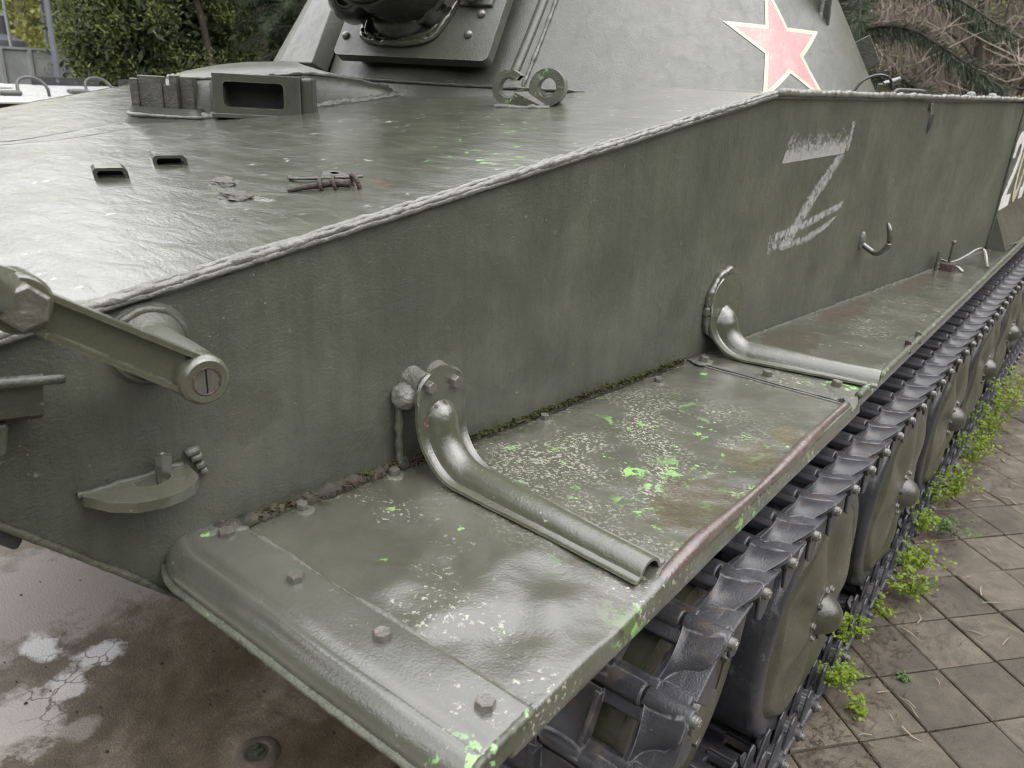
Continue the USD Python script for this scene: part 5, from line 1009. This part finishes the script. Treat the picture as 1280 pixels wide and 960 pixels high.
# left: pale spring trees
def spring_tree(px, D, h, R, seed, label, n=5200):
    r = np.random.default_rng(seed); p = dirpt(px, D); t = thing('birch_tree', label, 'tree', p); ms = [trunk_mesh(p, h, .15, .03, (r.normal(0, .6), r.normal(0, .6)), seed)]
    put(t, 'trunk', ms[0], 'pale_bark', True); br, cl = [], []
    for k in range(46):
        z = h * r.uniform(.12, .98); a = r.uniform(0, 2 * PI); L = R * r.uniform(.4, 1.1); d = A([math.cos(a), math.sin(a), .55]); q = smoothed([p + [0, 0, z], p + [0, 0, z] + d * L * .5, p + [0, 0, z] + d * L + [0, 0, -.1 * L]], 2); br.append(tube(q, np.linspace(.03, .006, len(q)), 4)); cl.extend(list(q[3:]))
    put(t, 'branch', cat(br), 'pale_bark', True); put(t, 'crown', fans(r, n, A(cl), .38, .14, asp=.7), 'spring_leaf', False)
spring_tree(28, 27, 7, 2.6, 31, 'pale forked birch with fresh leaves above the grey wall', 7000)
spring_tree(50, 30, 7.5, 2.6, 32, 'second birch with yellow-green leaves behind the lamp post', 7000)
spring_tree(-12, 31, 7.5, 3.0, 33, 'leafy spring tree at the left picture edge behind the monument', 7000)
spring_tree(80, 34, 7.5, 3.0, 34, 'spring tree between the birches and the dark thuja', 7000)
# right: thicket of bare shrubs
def shrub(x, y, h, R, seed, label, ns=95, leaves=900):
    r = np.random.default_rng(seed); p = A([x, y, 0.]); t = thing('bare_shrub', label, 'shrub', p, ); ms, tips = [], []
    for k in range(ns):
        a = r.uniform(0, 2 * PI); L = h * r.uniform(.55, 1.1); o = A([math.cos(a), math.sin(a), 0]) * R * r.uniform(.2, 1.1); b = p + o * .25
        q = smoothed([b, b + o * .25 + [0, 0, L * .5], b + o * .75 + [0, 0, L * .92], b + o * 1.25 + [0, 0, L * r.uniform(.75, 1.05)]], 2); q = q + np.cumsum(r.normal(0, .018, q.shape), 0)
        ms.append(tube(q, np.linspace(r.uniform(.009, .018), .004, len(q)), 3)); 
        for j in range(9):
            i = r.integers(2, len(q)); e = q[i] + r.normal(0, .35, 3) + [0, 0, .12]; mid = (q[i] + e) / 2 + r.normal(0, .07, 3); ms.append(tube([q[i], mid, e], [.007, .005, .003], 3)); tips += [mid, e]
    put(t, 'stems', cat(ms), 'twig', False); tips = A(tips)
    put(t, 'leaves', fans(r, leaves * 3, tips, .07, .030, asp=.8), 'spring_leaf', False)
SL = ['bare brown shrub with long pale canes right of the drooping spruce branch', 'twiggy shrub with yellow-green buds behind the spruce branch tip', 'dense brown thicket shrub above the end of the hull side', 'budding shrub at the right picture edge above the painted number', 'thick bare shrub behind the first row, its canes arching left', 'brown shrub of upright canes deep in the thicket', 'tangled shrub with few leaves beyond the right frame edge', 'bare shrub directly behind the turret flank']
for k, (x, y, h) in enumerate(((-2.15, 11.2, 4.6), (-1.45, 10.2, 3.4), (-1.1, 11.6, 4.6), (-.45, 10.6, 4.2), (-2.6, 13.0, 5.4), (-1.2, 13.4, 5.6), (.7, 12.2, 5.), (-3.4, 12.4, 5.))): shrub(x, y, h, 1.25, 400 + k, SL[k], 110, 800 if k in (1, 3, 2) else 420)
p = A([-1.52, 9.3, 0]); t = thing('dark_tree', 'crooked dark branch and stem among the bare shrubs', 'tree', p)
put(t, 'trunk', tube(smoothed([p, p + [.05, .0, 1.0], p + [-.06, .0, 1.62], p + [-.02, .1, 2.0], p + [-.14, .1, 2.6], p + [-.3, .1, 3.6]], 2), np.linspace(.06, .018, 18), 8, .3, 3, 14), 'bark', True)
put(t, 'branch', tube(smoothed([p + [-.02, 0, 1.66], p + [.22, .1, 1.74], p + [.55, .2, 1.72], p + [.9, .3, 1.62]], 2), .016, 6), 'bark', True); put(t, 'branch', tube(smoothed([p + [-.03, 0, 1.95], p + [-.2, .05, 2.15], p + [-.45, .1, 2.25]], 2), .014, 6), 'bark', True)
# far woodland mass and wood behind the thicket
r = np.random.default_rng(77); cl = []
for a in np.linspace(-PI, PI, 460):   # bearing from +Y towards -X
    D = r.uniform(36, 50); cl += [A([-math.sin(a) * D, math.cos(a) * D, z]) + r.normal(0, .8, 3) for z in r.uniform(.3, 7.5 if math.radians(63) < a < math.radians(125) else 17, 12)]
put(None, 'woodland', fans(r, 110000, A(cl), 1.2, 1.05, asp=.8), 'dark_thuja_leaf', False, label='dark far woodland behind all the trees, its unseen ring added to shape skylight', category='woodland', kind='stuff')
cl = [A([r.uniform(-7, 5), r.uniform(15, 19), z]) for z in r.uniform(0.2, 6.5, 500)]
put(None, 'undergrowth', cat([fans(r, 9000, A(cl), .6, .55, asp=.06), ]), 'twig', False, label='tangle of brown undergrowth behind the bare shrubs', category='undergrowth', kind='stuff')
